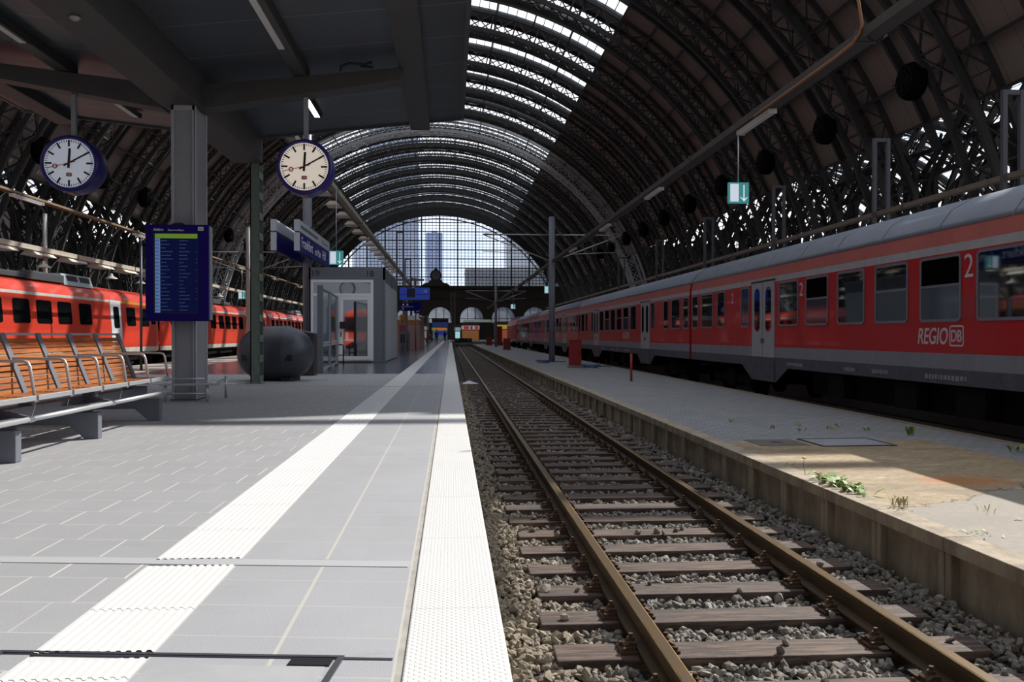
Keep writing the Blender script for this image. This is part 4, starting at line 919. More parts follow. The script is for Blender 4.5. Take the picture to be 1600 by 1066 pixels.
for k,(x_,y_,h_) in enumerate(((-2.55,50,3.2),(-2.3,56,2.6),(-2.9,72,3.2),(-2.2,80,2.8),(-2.4,95,2.8))):
    tube_mast(x_,y_,0,h_,.05,'thin grey platform pole beyond the cabin, %s from the camera' % ORD[k], greyp, 'post', 'thin platform poles')
t = thing('fire_box', (-2.66,47.5,1.6), 'small orange box on a pole beside the blue signs', 'box')
q = MB(); q.box(-.14,.14,-.1,.1,.2,.5); q.build('case', mat('box_orange',(.55,.20,.02,1),.5), t); q = MB(); q.tube([(0,.12,-1.6),(0,.12,.5)],.03,6); q.build('pole', greyp, t)
# white-lit lattice lamp post near buffers
t = thing('lattice_mast', (.30,112,0), 'slim lattice mast at the far end of the white platform edge', 'mast')
q = MB()
for sx_ in (-.28,.28):
    for sy_ in (-.28,.28): q.bar((sx_,sy_,0),(sx_,sy_,6.6),.09)
for k in range(11):
    z0 = k*.6
    for s in (-1,1):
        q.bar((-.28*s,-.28,z0),(.28*s,-.28,z0+.6),.045); q.bar((s*.28,-.28,z0),(s*.28,.28,z0+.6),.045)
q.build('lattice', mat('lattice_grey',(.16,.17,.18,1),.6), t)
# ================================================================== TRAINS
redt = mat('train_red', (0.46,0.008,0.012,1), .35, var=.35, vscale=1.3, vcol=(0.34,0.008,0.012,1), coat=.15)
pink = mat('train_faded_red', (0.46,0.12,0.10,1), .55, var=.3, vscale=2)
stripe = mat('train_stripe', (0.42,0.43,0.46,1), .5, var=.3, vscale=4)
lgs = mat('train_grey_band', (0.23,0.24,0.28,1), .55, var=.7, vscale=2.5, vcol=(.17,.175,.20,1), stretch=(1,1,.3))
dks = mat('train_dark_band', (0.050,0.056,0.078,1), .6, var=.5, vscale=5, vcol=(.13,.135,.15,1))
roofm = mat('train_roof', (0.22,0.255,0.32,1), .6, var=.3, vscale=1.2)
doorm = mat('train_door_grey', (0.36,0.37,0.41,1), .45, var=.2)
rimm = mat('window_rim', (0.22,0.235,0.28,1), .35, .4)
tgl = mirror_glass('train_window', (.006,.007,.010,1), .24)
tgl2 = mirror_glass('train_window_pale', (.035,.045,.065,1), .16, .08)
hole = mat('open_window_dark', (.003,.003,.004,1), .9, spec=0.0)  # matte black plate standing in for the unlit interior
under = mat('underframe_black', (.008,.008,.009,1), .9, spec=.1)
letm = mat('train_lettering', (.52,.52,.56,1), .5)
L_ = 23.4
def bogie(parent, y):
    q = MB()
    for s in (-1,1):
        q.box(s*1.0-.09,s*1.0+.09,y-1.6,y+1.6,.42,.62); q.box(s*1.0-.14,s*1.0+.14,y-.35,y+.35,.30,.75)
        for w_ in (-1.25,1.25): q.box(s*1.0-.12,s*1.0+.12,y+w_-.18,y+w_+.18,.34,.62)
    q.box(-1.0,1.0,y-.2,y+.2,.45,.62); b = q.build('bogie', under, parent)
    for w_ in (-1.25,1.25):
        q = MB()
        for s in (-1,1): q.lathe([(.46,-.07),(.46,.07),(.2,.09),(0,.09)],(s*.75,y+w_,.47),'x',24)
        q.tube([(-.75,y+w_,.47),(.75,y+w_,.47)],.09,8); q.build('wheelset', under, b)
def win(parent, y0, y1, z0, z1, kind='plain', x=-1.41, r=.09, rim=.045, xf=None):
    yc, zc = (y0+y1)/2, (z0+z1)/2; s = -1 if x < 0 else 1
    P = xf or (lambda u,v,d: (x+s*(d+.002), yc+u, zc+v))
    q = MB(); ring(q, P, y1-y0, z1-z0, r, rim, 0, .014); o = q.build('window', rimm, parent, fix=False)
    wd, ht = y1-y0-2*rim+.01, z1-z0-2*rim+.01
    if kind == 'plain': q = MB(); plate(q, P, wd, ht, r*.8, 0, .004); q.build('pane', tgl, o)
    elif kind == 'pale': 
        q = MB(); plate(q, P, wd, ht, r*.8, 0, .004); q.build('pane', tgl2, o)
    else:
        hz = ht*.55; 
        P2 = lambda u,v,d: P(u, v+ht/2-(ht-hz)/2, d); P3 = lambda u,v,d: P(u, v-ht/2+hz/2, d)
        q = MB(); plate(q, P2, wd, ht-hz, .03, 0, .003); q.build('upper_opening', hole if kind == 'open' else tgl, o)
        q = MB(); plate(q, P3, wd, hz, .03, 0, .008); q.build('pane', tgl2 if kind == 'open' else tgl, o)
        q = MB(); q.add([P(-wd/2,ht/2-(ht-hz)-.02,.016),P(wd/2,ht/2-(ht-hz)-.02,.016),P(wd/2,ht/2-(ht-hz)+.02,.016),P(-wd/2,ht/2-(ht-hz)+.02,.016)],[(0,1,2,3)]); q.build('sash_bar', rimm, o, fix=False)
    return o
def coach(y0, label, first=False):
    t = thing('railway_coach', (9.01,y0,ZR), label, 'train coach', 'coaches of the dark red train')
    sidep = [(-1.30,.935),(-1.41,.94),(-1.41,1.175),(-1.41,1.415),(-1.41,2.955),(-1.41,3.085),(-1.365,3.345)]
    ms = [2,2,1,0,3,4]
    q = MB(); q.sweep(sidep, 0, L_, ms); q.sweep([(-x_,z_) for x_,z_ in sidep[::-1]], 0, L_, ms[::-1])
    ends = sidep[1:]+[(1.365,3.345)]+[(-x_,z_) for x_,z_ in sidep[1:][::-1]][1:]
    q.add([(x_,0.0,z_) for x_,z_ in ends]+[(x_,L_,z_) for x_,z_ in ends], [tuple(range(len(ends))), tuple(range(len(ends),2*len(ends)))], 0)
    q.add([(-1.30,0,.935),(1.30,0,.935),(1.30,L_,.935),(-1.30,L_,.935)],[(0,1,2,3)],2)
    q.build('body', [redt,lgs,dks,stripe,pink], t)
    rp_ = [(-1.375,3.335),(-1.33,3.42),(-1.15,3.66),(-.8,3.86),(-.4,3.96),(0,3.99),(.4,3.96),(.8,3.86),(1.15,3.66),(1.33,3.42),(1.375,3.335)]
    q = MB(); q.prism(rp_, 'y', -.02, L_+.02, smooth=True); q.build('roof', roofm, t)
    q = MB()
    for k in range(13): q.sweep([(x_*1.003,z_+.006) for x_,z_ in rp_], 1.0+k*1.78, 1.03+k*1.78, 0)
    q.build('roof_seam', mat('roof_seam',(.15,.175,.22,1),.6), t, fix=False)
    for dd in (6.15, L_-6.15):
        for s in (-1,1):
            q = MB(); q.prism([(dd-1.5,.94),(dd-.78,.585),(dd+.78,.585),(dd+1.5,.94)], 'x', s*1.395-.012, s*1.395+.012); q.build('door_skirt', dks, t)
    q = MB(); q.box(-1.05,1.05,8.2,L_-8.2,.42,.93); q.box(-.5,.5,0,L_,.75,.94)
    for yy_ in (8.8,10.6,13.2): q.box(-1.32,-1.1,yy_,yy_+.7,.45,.9)
    q.build('underframe', under, t)
    bogie(t, 3.0); bogie(t, L_-3.0)
    W = [(.10,.74,'plain'),(1.1,2.2,'plain'),(2.6,3.3,'plain'),(4.6,5.2,'pale')]
    M_ = [(7.15,8.25,'plain'),(8.63,9.72,'slide'),(10.12,11.22,'plain'),(11.6,12.7,'slide2'),(13.06,14.17,'open'),(14.54,15.66,'plain')]
    for d0,d1,kd in W:
        win(t, L_-d1, L_-d0, 1.90, 2.93, kd); win(t, d0, d1, 1.90, 2.93, kd)
    for d0,d1,kd in M_:
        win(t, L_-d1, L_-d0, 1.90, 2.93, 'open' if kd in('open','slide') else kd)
    for dd in (6.15, L_-6.15):
        for s in (-1,1):
            yc = dd+s*.37
            q = MB(); q.box(-1.424,-1.39,yc-.365,yc+.365,.60,2.99); d_ = q.build('door', doorm, t, bevel=.004)
            P = lambda u,v,d,yc=yc: (-1.426-d, yc+u, 2.32+v)
            q = MB(); plate(q, P, .36, 1.06, .15, 0, .002, 6); q.build('pane', tgl, d_, fix=False)
            q = MB(); q.box(-1.44,-1.424,yc-s*.30-.012,yc-s*.30+.012,1.5,1.62); q.build('handle', black, d_)
            q = MB(); q.box(-1.425,-1.39,yc-.365,yc+.365,.60,1.17); q.build('kick_panel', dks, d_)
        q = MB(); q.box(-1.425,-1.40,dd-.008,dd+.008,.6,2.99); q.box(-1.43,-1.39,dd-.78,dd+.78,2.99,3.03); q.build('door_seam', black, t)
    ry = lambda d: (PI/2,0,-PI/2)
    for d_,h_ in ((8.32+.07,.42),(14.32,.50),(3.9,.40)):
        words('lettering', '2', h_, letm, t, (-1.413, L_-d_+.10, 2.55), (PI/2,0,-PI/2), off=-.002)
    words('lettering', 'REGIO', .36, letm, t, (-1.413, L_-12.98, 1.56), (PI/2,0,-PI/2), sx=.80, shear=.18, off=.004)
    q = MB(); P = lambda u,v,d: (-1.412-d, L_-14.05+u, 1.685+v); ring(q, P, .36, .32, .05, .025, 0, .003); q.build('logo', letm, t, fix=False)
    words('lettering', 'DB', .25, letm, t, (-1.413, L_-13.90, 1.60), (PI/2,0,-PI/2), sx=.85, off=.004)
    q = MB(); random.seed(5)
    for y_, n_ in ((7.6,9),(10.4,5),(11.5,6),(13.2,12)):
        yy_ = L_-y_
        for k in range(n_): ww = random.uniform(.04,.09); q.box(-1.4135,-1.41,yy_-ww,yy_,1.0+random.uniform(0,.02),1.08); yy_ -= ww+.03
    q.build('lettering', mat('print_dim',(.24,.25,.28,1),.6), t)
    q = MB(); q.box(-1.414,-1.41,L_-14.5,L_-14.14,1.96,2.30); q.build('notice', mat('notice_red',(.36,.03,.035,1),.5), t)
    return t
first = coach(26.25-L_, 'nearest coach of the dark red train, with big white lettering low on its side')
y_ = 26.45
labs = ['second coach of the dark red train, standing behind the red marker post','third coach of the dark red train, behind the tall mast','fourth coach of the dark red train, far down the track']
for k in range(3): copy_tree(first, loc=(9.01,y_+k*(L_+.15),ZR), label=labs[k])
for k in range(3):
    q = MB(); q.box(-1.1,1.1,0,.135,1.1,3.5); o = q.build('gangway_bellows', under); o.location = (9.01,26.28 if k == 0 else 26.4575+k*(L_+.15)-.15,ZR); tag(o, 'dark gangway bellows between coaches of the dark red train, %s from the camera' % ORD[k], 'gangway', 'gangways between the dark red coaches')
lo = thing('locomotive', (9.01,97.4,ZR), 'red locomotive at the far end of the dark red train', 'locomotive')
q = MB(); q.prism([(-1.45,1.0),(1.45,1.0),(1.45,2.9),(1.2,3.6),(-1.2,3.6),(-1.45,2.9)], 'y', .6, 16.0); q.prism([(-1.4,1.0),(1.4,1.0),(1.3,2.2),(1.15,3.5),(-1.15,3.5),(-1.3,2.2)], 'y', 0,.6); q.build('body', redt, lo)
q = MB(); q.box(-1.46,1.46,.3,15.8,1.0,1.25); q.build('band', stripe, lo); q = MB(); q.box(-1.0,1.0,1.5,14.5,3.6,3.9); q.build('roof_gear', roofm, lo)
for yy_ in (1.2,14.4): q = MB(); q.box(-1.47,-1.44,yy_,yy_+.8,2.3,2.9); q.build('cab_window', tgl, lo)
bogie(lo,3.5); bogie(lo,12.5)
# ---------------------------------------------------------------- bright red railcars on the sunlit side
red2 = mat('railcar_red', (0.74,0.060,0.030,1), .32, var=.15, vscale=1, coat=.3)
wsk = mat('railcar_white', (.66,.64,.58,1), .5, var=.4, vscale=3); yel = mat('railcar_yellow', (.72,.34,.02,1), .4)
dgl = mirror_glass('railcar_window', (.006,.007,.008,1), .07)
LR = 25.6
RP = [(1.425,.90),(1.44,1.13),(1.425,2.0),(1.33,3.18),(1.315,3.29),(1.24,3.48),(1.05,3.68),(.75,3.82),(.4,3.90),(0,3.93)]
def xside(z):
    for (xa,za),(xb,zb) in zip(RP[:-1],RP[1:]):
        if za <= z <= zb: return xa+(xb-xa)*(z-za)/(zb-za)
def railcar(y0, label):
    t = thing('railcar', (-16.63,y0,ZR), label, 'train coach', 'cars of the bright red train')
    ms = [1,0,0,1,0,0,0,0,0]; q = MB()
    yd0, yd1 = 18.9, 20.1
    for s in (1,-1):
        P_ = [(s*a_,b_) for a_,b_ in RP]
        q.sweep(P_, .25, yd1+.1, ms); q.sweep(P_, yd1+.1, LR-.9, [1,0,0,2,0,0,0,0,0])
        q.sweep(P_, 0, .25, [0]*9)
    n_ = len(RP); P1 = [(a_,b_) for a_,b_ in RP]; full = P1+[(-a_,b_) for a_,b_ in P1[::-1][1:]]
    def sec(yy_, sc, zt): return [(a_*sc, yy_, .90+(b_-.90)*zt) for a_,b_ in full]
    secs = [sec(LR-.9,1,1),sec(LR-.45,.96,.985),sec(LR-.12,.88,.95),sec(LR,.80,.90)]; m_ = len(full); o = len(q.v)
    for sc_ in secs: q.v += sc_
    for i in range(3):
        for k in range(m_-1): q.f.append((o+i*m_+k,o+i*m_+k+1,o+(i+1)*m_+k+1,o+(i+1)*m_+k)); q.mi.append(1 if k in (0,m_-2) else 0); q.sm.append(True)
    q.f.append(tuple(o+3*m_+k for k in range(m_))); q.mi.append(0); q.sm.append(False)
    q.add([(a_,0,b_) for a_,b_ in full],[tuple(range(m_))],0); q.box(-1.3,1.3,.3,LR-.5,.86,.92,1)
    q.build('body', [red2,wsk,yel], t)
    q = MB(); q.box(-1.2,1.2,.4,LR-.8,.5,.88); q.build('underframe', under, t)
    bogie(t,3.4); bogie(t,LR-3.6)
    def wside(s, ya, yb, za, zb, m, nm, par, r=.10, lift=.014):
        yc, zc = (ya+yb)/2, (za+zb)/2
        P = lambda u,v,d: (s*(xside(zc+v)+.004+d), yc+u, zc+v)
        q = MB(); a_ = rrect(yb-ya, zb-za, r, 4); vs = [P(u,v,0) for u,v in a_]+[P(u,v,lift) for u,v in a_]; k_ = len(a_)
        q.add(vs, [(i,(i+1)%k_,k_+(i+1)%k_,k_+i) for i in range(k_)]+[tuple(range(k_,2*k_))], 0); return q.build(nm, m, par)
    for s in (1,-1):
        for ya in (1.2,2.9,4.7,6.5,8.5,10.4,12.1,13.8,15.7): wside(s, ya, ya+1.18, 2.14, 3.01, dgl, 'window', t)
        for ya in (20.8,22.6): wside(s, ya, ya+1.08, 2.14, 3.01, dgl, 'window', t)
        wside(s, 24.05, 24.65, 2.25, 3.0, dgl, 'cab_window', t)
        q = MB(); zz_ = (.98,1.13,1.6,2.0,2.6,3.18,3.28); q.sweep([(s*(xside(z_)+.022),z_) for z_ in zz_], yd0, yd1, 0); q.sweep([(s*(xside(z_)-.05),z_) for z_ in zz_], yd0, yd1, 0)
        for ye in (yd0,yd1): q.add([(s*(xside(z_)+.022),ye,z_) for z_ in zz_]+[(s*(xside(z_)-.05),ye,z_) for z_ in zz_[::-1]],[tuple(range(14))])
        d_ = q.build('door', mat('railcar_door',(.74,.75,.78,1),.35), t, fix=False); wside(s, yd0+.3, yd1-.28, 2.02, 3.0, dgl, 'pane', d_, .12, .034)
        q = MB(); q.box(s*1.44-.01,s*1.44+.01,4.3,4.9,1.35,1.58); q.build('logo', mat('railcar_logo',(.75,.68,.66,1),.5), t)
    q = MB(); q.box(-.95,.95,10.4,12.2,3.82,4.02); q.box(-1.0,1.0,12.2,15.2,3.80,4.12); q.build('roof_unit', mat('roof_unit_dark',(.07,.075,.085,1),.6), t, bevel=.02)
    q = MB(); q.prism([(-1.02,3.74),(1.02,3.74),(.85,4.22),(-.85,4.22)], 'y', 15.2, 18.0); ru = q.build('cooling_unit', mat('roof_unit_silver',(.45,.50,.53,1),.35,.3), t)
    q = MB()
    for k in range(2): 
        ya = 15.6+k*1.2; q.add([(1.0-.17*.2+.012,ya,3.84),(1.0-.17*.2+.012,ya+1.0,3.84),(.87+.02,ya+1.0,4.16),(.87+.02,ya,4.16)],[(0,1,2,3)])
    q.build('grille', black, ru, fix=False)
    q = MB(); q.box(-.5,.5,LR-.06,LR+.04,.8,1.15); q.build('coupler_cover', under, t)
    q = MB(); q.box(-1.12,1.12,LR-.03,LR+.012,1.95,3.25); q.build('windscreen', dgl, t)
    q = MB(); q.box(-1.12,1.12,LR-.03,LR+.014,1.22,1.34); q.box(-1.0,-.86,LR-.03,LR+.014,1.34,1.95); q.box(.86,1.0,LR-.03,LR+.014,1.34,1.95); q.build('front_stripe', wsk, t)
    return t
rc = railcar(45.9-LR, 'nearest car of the bright red train, behind the wooden bench')
def rcopy(y0, flip, label):
    c = copy_tree(rc, label=label)
    c.rotation_euler = (0,0,PI if flip else 0); c.location = (-16.63, y0+LR if flip else y0, ZR); return c
rcopy(46.4, True, 'second car of the bright red train, seen between the column and the green post')
rcopy(72.4, False, 'third car of the bright red train, seen beyond the round dark container')
rcopy(98.6, True, 'most distant car of the bright red train, near the dark mast')
mir = copy_tree(rc, label='red railcar standing behind the camera, mirrored in the glass cabin door'); mir.location = (-9.0,-13-LR,ZR)
bx_ = MB(); bx_.box(-.6,.6,-.4,.4,0,1.5); o = bx_.build('platform_box', redc, bevel=.02); o.location = (-13.4,45.0,ZB); tag(o, 'dark red box on the sunlit platform beside the column', 'box')
q = MB(); q.tube([(0,0,0),(0,0,1.5),(.12,0,1.6)],.05,8); o = q.build('filler_pipe', white); o.location = (-13.3,58.2,ZB); tag(o, 'thin white pipe standing before the bright train by the dark container', 'pipe')

# ================================================================== PEOPLE (far away on the platform)
skinm = mat('skin', (.45,.27,.19,1), .6)
def skinned(name, pts, edges, rad, m, parent, sub=1):
    me = bpy.data.meshes.new(name); me.from_pydata([tuple(p) for p in pts], edges, []); me.materials.append(m)
    o = bpy.data.objects.new(name, me); COL.objects.link(o)
    if parent: o.parent = parent
    sk = o.modifiers.new('skin','SKIN'); sk.use_smooth_shade = True
    if not me.skin_vertices: me.attributes
    sv = me.skin_vertices[0].data if me.skin_vertices else None
    if sv:
        for i, r_ in enumerate(rad): sv[i].radius = (r_,r_)
        sv[0].use_root = True
    s_ = o.modifiers.new('smooth','SUBSURF'); s_.levels = sub; s_.render_levels = sub
    return o
def rings(name, chains, m, parent, n=10):
    """one continuous cloth or skin surface per chain: list of (point, radius x, radius y)"""
    q = MB()
    for ch in chains:
        pts = [Vector(c_[0]) for c_ in ch]; q.tube(pts, [c_[1] for c_ in ch], n)
    return q.build(name, m, parent)
def person(x, y, z, rz, pose, label, shirt, trousers, hair):
    t = thing('person', (x,y,z), label, 'person', None, rz)
    sit = pose == 'sit'
    hip = .50 if sit else .92; sh = hip+.50; hd = hip+.72
    J = [(0,0,hip),(0,0,hip+.25),(0,0,sh),(0,0,sh+.10),(0,-.02,hd),(0,-.01,hd+.10)]; E = [(0,1),(1,2),(2,3),(3,4),(4,5)]; r_ = [.14,.125,.12,.05,.085,.075]
    for s in (-1,1):
        b0 = len(J)
        if sit: lg = [(s*.10,0,hip),(s*.12,-.44,hip),(s*.12,-.47,.08),(s*.12,-.62,.04)]
        else: lg = [(s*.10,0,hip-.02),(s*.11,-.06*s,hip*.52),(s*.11,.05*s,.07),(s*.12,.05*s-.16,.035)]
        J += lg; E += [(0,b0),(b0,b0+1),(b0+1,b0+2),(b0+2,b0+3)]; r_ += [.10,.062,.042,.035]
        b1 = len(J); am = [(s*.20,0,sh-.03),(s*.26,.02,sh-.30),(s*.20,-.20 if sit else -.08,sh-.48),(s*.17,-.28 if sit else -.10,sh-.56)]
        J += am; E += [(2,b1),(b1,b1+1),(b1+1,b1+2),(b1+2,b1+3)]; r_ += [.055,.042,.032,.03]
    skinned('body', J, E, r_, skinm, t)
    ch = [[((0,0,hip-.05),.17),((0,0,hip+.2),.16),((0,0,sh-.05),.19),((0,0,sh+.05),.09)]]
    for s in (-1,1): ch.append([((s*.16,0,sh-.01),.075),((s*.26,.02,sh-.30),.06),((s*.20,-.20 if sit else -.08,sh-.47),.045)])
    rings('jacket', ch, shirt, t)
    ch = []
    for s in (-1,1):
        ch.append([((s*.09,0,hip+.02),.12),((s*.12,-.44,hip),.085),((s*.12,-.47,hip-.02),.08),((s*.12,-.47,.10),.06)] if sit else [((s*.09,0,hip+.02),.125),((s*.11,-.06*s,hip*.52),.085),((s*.11,.05*s,.08),.065)])
    rings('trousers', ch, trousers, t)
    q = MB(); q.lathe([(.09,hd+.02),(.105,hd+.08),(.09,hd+.15),(.05,hd+.185),(0,hd+.19)],(0,.01,0),'z',12); q.build('hair', hair, t)
    return t
cl = lambda nm,c: mat('cloth_'+nm, c, .8)
hb = mat('hair_dark', (.03,.02,.015,1), .7)
person(-3.6,112,0,R(70),'sit','seated person in a pale shirt, first of the group beside the kiosk', cl('pale',(.55,.55,.52,1)), cl('grey',(.2,.2,.2,1)), hb)
person(-2.9,118,0,R(40),'sit','seated person in a red jacket on the distant platform', cl('red',(.35,.05,.04,1)), cl('navy',(.02,.025,.07,1)), hb)
person(-2.0,121,0,R(20),'stand','standing person in a blue jacket with a white bag on the distant platform', cl('blue',(.05,.06,.25,1)), cl('navy',(.02,.025,.07,1)), hb)
person(-.95,140,0,R(180),'stand','person in black walking on the concourse beyond the platform end', cl('black',(.012,.012,.014,1)), cl('black',(.012,.012,.014,1)), hb)
for k in range(2):
    t = thing('waiting_bench', (-3.5+k*.8,112.3+k*6,0), 'dark waiting bench under the %s far seated person' % ('pale shirted' if k == 0 else 'red jacketed'), 'bench')
    q = MB(); q.box(-.5,.5,-.2,.2,.38,.43); q.build('seat', dsteel, t); q = MB(); q.box(-.45,-.4,-.18,.18,0,.38); q.box(.4,.45,-.18,.18,0,.38); q.build('legs', dsteel, t)
# ---------------------------------------------------------------- buffer stop, shops
t = thing('buffer_stop', (TC,129.5,-.95), 'dark buffer stop closing the empty track at its far end', 'buffer stop')
q = MB(); q.prism([(-.2,0),(1.8,0),(.2,1.3),(-.2,1.3)], 'x', -1.0,-.75); q.prism([(-.2,0),(1.8,0),(.2,1.3),(-.2,1.3)], 'x', .75,1.0); q.build('frame', dsteel, t)
q = MB(); q.box(-1.35,1.35,-.4,-.2,.85,1.45); q.build('beam', black, t)
for s in (-1,1): q = MB(); q.lathe([(.10,-.1),(.10,-.45),(.24,-.45),(.24,-.52),(0,-.54)],(s*.87,-.3,1.15),'y',16); q.build('buffer', dsteel, t)
q = MB(); q.box(-1.2,1.2,-.41,-.38,.55,.68); q.build('reflector', mat('pale_strip',(.5,.5,.5,1),.5), t)
def shop(x0, x1, h, label, glow, gs, sign, parts):
    t = thing('concourse_shop', ((x0+x1)/2,162,0), label, 'shop', 'shops on the concourse'); w_ = (x1-x0)/2
    q = MB(); q.box(-w_,w_,.3,4,0,h); q.box(-w_,-w_+.2,-.1,.3,0,h); q.box(w_-.2,w_,-.1,.3,0,h); q.box(-w_,w_,-.1,.3,h-.25,h); q.build('walls', mat('shop_wall',(.12,.11,.10,1),.7), t)
    q = MB(); q.box(-w_+.2,w_-.2,.1,.28,.05,h*.55); q.build('lit_window', mat('glow_'+label[:14],glow,.5,emit=glow,estr=gs), t)
    q = MB(); q.box(-w_+.1,w_-.1,-.2,-.1,h*.6,h*.82); q.build('sign_board', mat('sgn_'+label[:14],sign,.5,emit=sign,estr=.5), t)
    for (a_,b_,z0,z1,c_) in parts: q = MB(); q.box(a_,b_,-.26,-.2,z0,z1); q.build('sign_panel', mat('pan_%s_%.1f'%(label[:10],a_),c_,.5,emit=c_,estr=.5), t)
shop(.6,2.0,3.0,'shop with a turquoise lit window at the track end',(.35,.65,.70,1),.8,(.3,.4,.4,1),[])
shop(2.0,5.6,3.4,'shop with a red and white lit sign at the track end',(.40,.17,.06,1),.3,(.45,.40,.36,1),[(-1.3,-.3,2.1,2.7,(.4,.04,.05,1)),(.0,.4,2.1,2.7,(.05,.05,.15,1)),(.8,1.5,2.1,2.7,(.4,.04,.05,1))])
shop(-3.6,-.4,4.2,'shop behind the blue and orange signs',(.12,.16,.18,1),.4,(.02,.03,.12,1),[(-1.2,1.3,1.9,2.4,(.55,.18,.03,1)),(-1.0,1.4,1.0,1.8,(.02,.04,.3,1)),(-1.6,-1.2,1.9,2.4,(.05,.3,.05,1))])
shop(8.5,12,3.6,'shop with a yellow sign beyond the red train',(.4,.12,.05,1),.4,(.5,.35,.05,1),[])
shop(-9.5,-4.2,3.2,'pale lit shop behind the seated people',(.35,.30,.22,1),.4,(.3,.3,.28,1),[])
t = thing('awning', (5.0,158,3.3), 'greenish glass awning below the round-arched concourse window', 'awning')
q = MB(); q.prism([(-1.0,0),(1.0,.5),(1.0,.6),(-1.0,.1)], 'x', -2.6,2.6); q.build('roof', mat('awning_green',(.20,.26,.18,1),.4), t)
# ================================================================== TRAIN SHED
XC, ZC, RI, RO = -2.3, 0.0, 27.0, 28.5
YM, BAY, NB = 26.8, 9.0, 17
YE = YM + BAY*NB
TG, TP = 31.6, 66.0   # half-angle of the glazed crown, lower edge of the boarded slopes
iron = mat('shed_iron', (0.062,0.060,0.059,1), .6, var=.4, vscale=1.2)
ironl = mat('shed_iron_pale', (0.66,0.68,0.70,1), .55, var=.25, vscale=1.0)  # paler base tone, used for one arch
irong = mat('shed_iron_grey', (0.20,0.215,0.235,1), .6, var=.3, vscale=1.2)
def pol(r, deg, y=0.0): a_ = R(deg); return Vector((r*math.sin(a_), y, r*math.cos(a_)))
def arch_mesh(dy=.95, ri=RI, ro=RO, full=88, st=4.0, cross=True):
    q = MB(); angs = [-full+st*k for k in range(int(2*full/st)+1)]
    cw, lw = (.22,.075)
    for s in (-1,1):
        for r_, w_ in ((ri,.34),(ro,.24)):
            for a0,a1 in zip(angs[:-1],angs[1:]): q.bar(pol(r_,a0,s*dy), pol(r_,a1,s*dy), w_, .24, caps=False, up=(0,1,0))
        for i,(a0,a1) in enumerate(zip(angs[:-1],angs[1:])):
            q.bar(pol(ri,a0,s*dy), pol(ro,a0,s*dy), lw, caps=False)
            q.bar(pol(ri,a0,s*dy), pol(ro,a1,s*dy), lw, caps=False)
            if cross: q.bar(pol(ro,a0,s*dy), pol(ri,a1,s*dy), lw, caps=False)
    for a0,a1 in zip(angs[:-1],angs[1:]):
        q.bar(pol(ri,a0,-dy), pol(ri,a0,dy), .10, caps=False)
        q.bar(pol(ri,a0,-dy), pol(ri,a1,dy), .07, caps=False); q.bar(pol(ri,a0,dy), pol(ri,a1,-dy), .07, caps=False)
    return q
am = arch_mesh().build('roof_arch', [iron], fix=False)
arches = []
def place_arch(src, x, y, label, m=None):
    o = src if 'label' not in src else src.copy()
    if o is not src: COL.objects.link(o)
    o.location = (x,y,ZC); structure(o, label, 'roof arch'); o['group'] = 'iron arches of the train shed'; arches.append(o); return o
for k in range(NB):
    y = YM + BAY*k
    if k == 9: continue
    place_arch(am, XC, y, 'iron double arch of the shed roof, %s from the camera' % ORD[k])
pa = arch_mesh(1.0, RI-.25, RO-.1, 82).build('roof_arch', ironl, fix=False); place_arch(pa, XC, YM+BAY*9, 'pale painted double arch spanning the shed halfway along')
# second arches of thin rafters between
q = MB(); angs = [-69+3*k for k in range(47)]
for a0,a1 in zip(angs[:-1],angs[1:]): q.bar(pol(RO-.2,a0), pol(RO-.2,a1), .10, .42, caps=False, up=pol(1,(a0+a1)/2))
for a0,a1 in zip(angs[:-1],angs[1:]): q.bar(pol(RO-.42,a0), pol(RO-.42,a1), .20, .05, caps=False, up=pol(1,(a0+a1)/2))
rf = q.build('roof_rafter', iron, fix=False); firstr = True
for k in range(NB):
    for j in (1,):
        o = rf if firstr else rf.copy()
        if not firstr: COL.objects.link(o)
        firstr = False; o.location = (XC, YM+BAY*(k+.5), ZC)
        structure(o, 'plain curved rafter between two iron arches of the shed, bay %d of 17' % (k+1) if False else 'plain curved rafter in the %s roof bay from the camera' % ORD[k], 'rafter'); o['group'] = 'curved roof rafters'
# glazed crown, one bay at a time
gl = glass('roof_glass', (.93,.96,.99,1), .05, .08, (.85,.90,.95,1))
sof = mat('roof_soffit', (0.21,0.235,0.26,1), .6, var=.3)
def bay_mesh(parent_name):
    root = bpy.data.objects.new(parent_name, None); COL.objects.link(root)
    aa = [-TG+TG/10*k for k in range(21)]
    gq, sq, bq = MB(), MB(), MB()
    strips = [(.95,4.15),(4.85,8.05)]; sol = [(0,.95),(4.15,4.85),(8.05,BAY)]
    for a0,a1 in zip(aa[:-1],aa[1:]):
        for y0,y1 in strips:
            gq.add([pol(RO+.3,a0,y0),pol(RO+.3,a1,y0),pol(RO+.3,a1,y1),pol(RO+.3,a0,y1)],[(0,1,2,3)])
            for t in (0,.5): bq.bar(pol(RO+.27,a0+(a1-a0)*t,y0), pol(RO+.27,a0+(a1-a0)*t,y1), .05, .06, caps=False)
        for y0,y1 in sol: sq.add([pol(RO+.15,a0,y0),pol(RO+.15,a1,y0),pol(RO+.15,a1,y1),pol(RO+.15,a0,y1),pol(RO+.35,a0,y0),pol(RO+.35,a1,y0),pol(RO+.35,a1,y1),pol(RO+.35,a0,y1)],[(0,1,2,3),(7,6,5,4),(0,4,5,1),(3,2,6,7)])
    gq.build('glass', gl, root, fix=False); sq.build('soffit', sof, root); bq.build('glazing_bars', irong, root, fix=False)
    return root
by = bay_mesh('window_1')
nw = 1
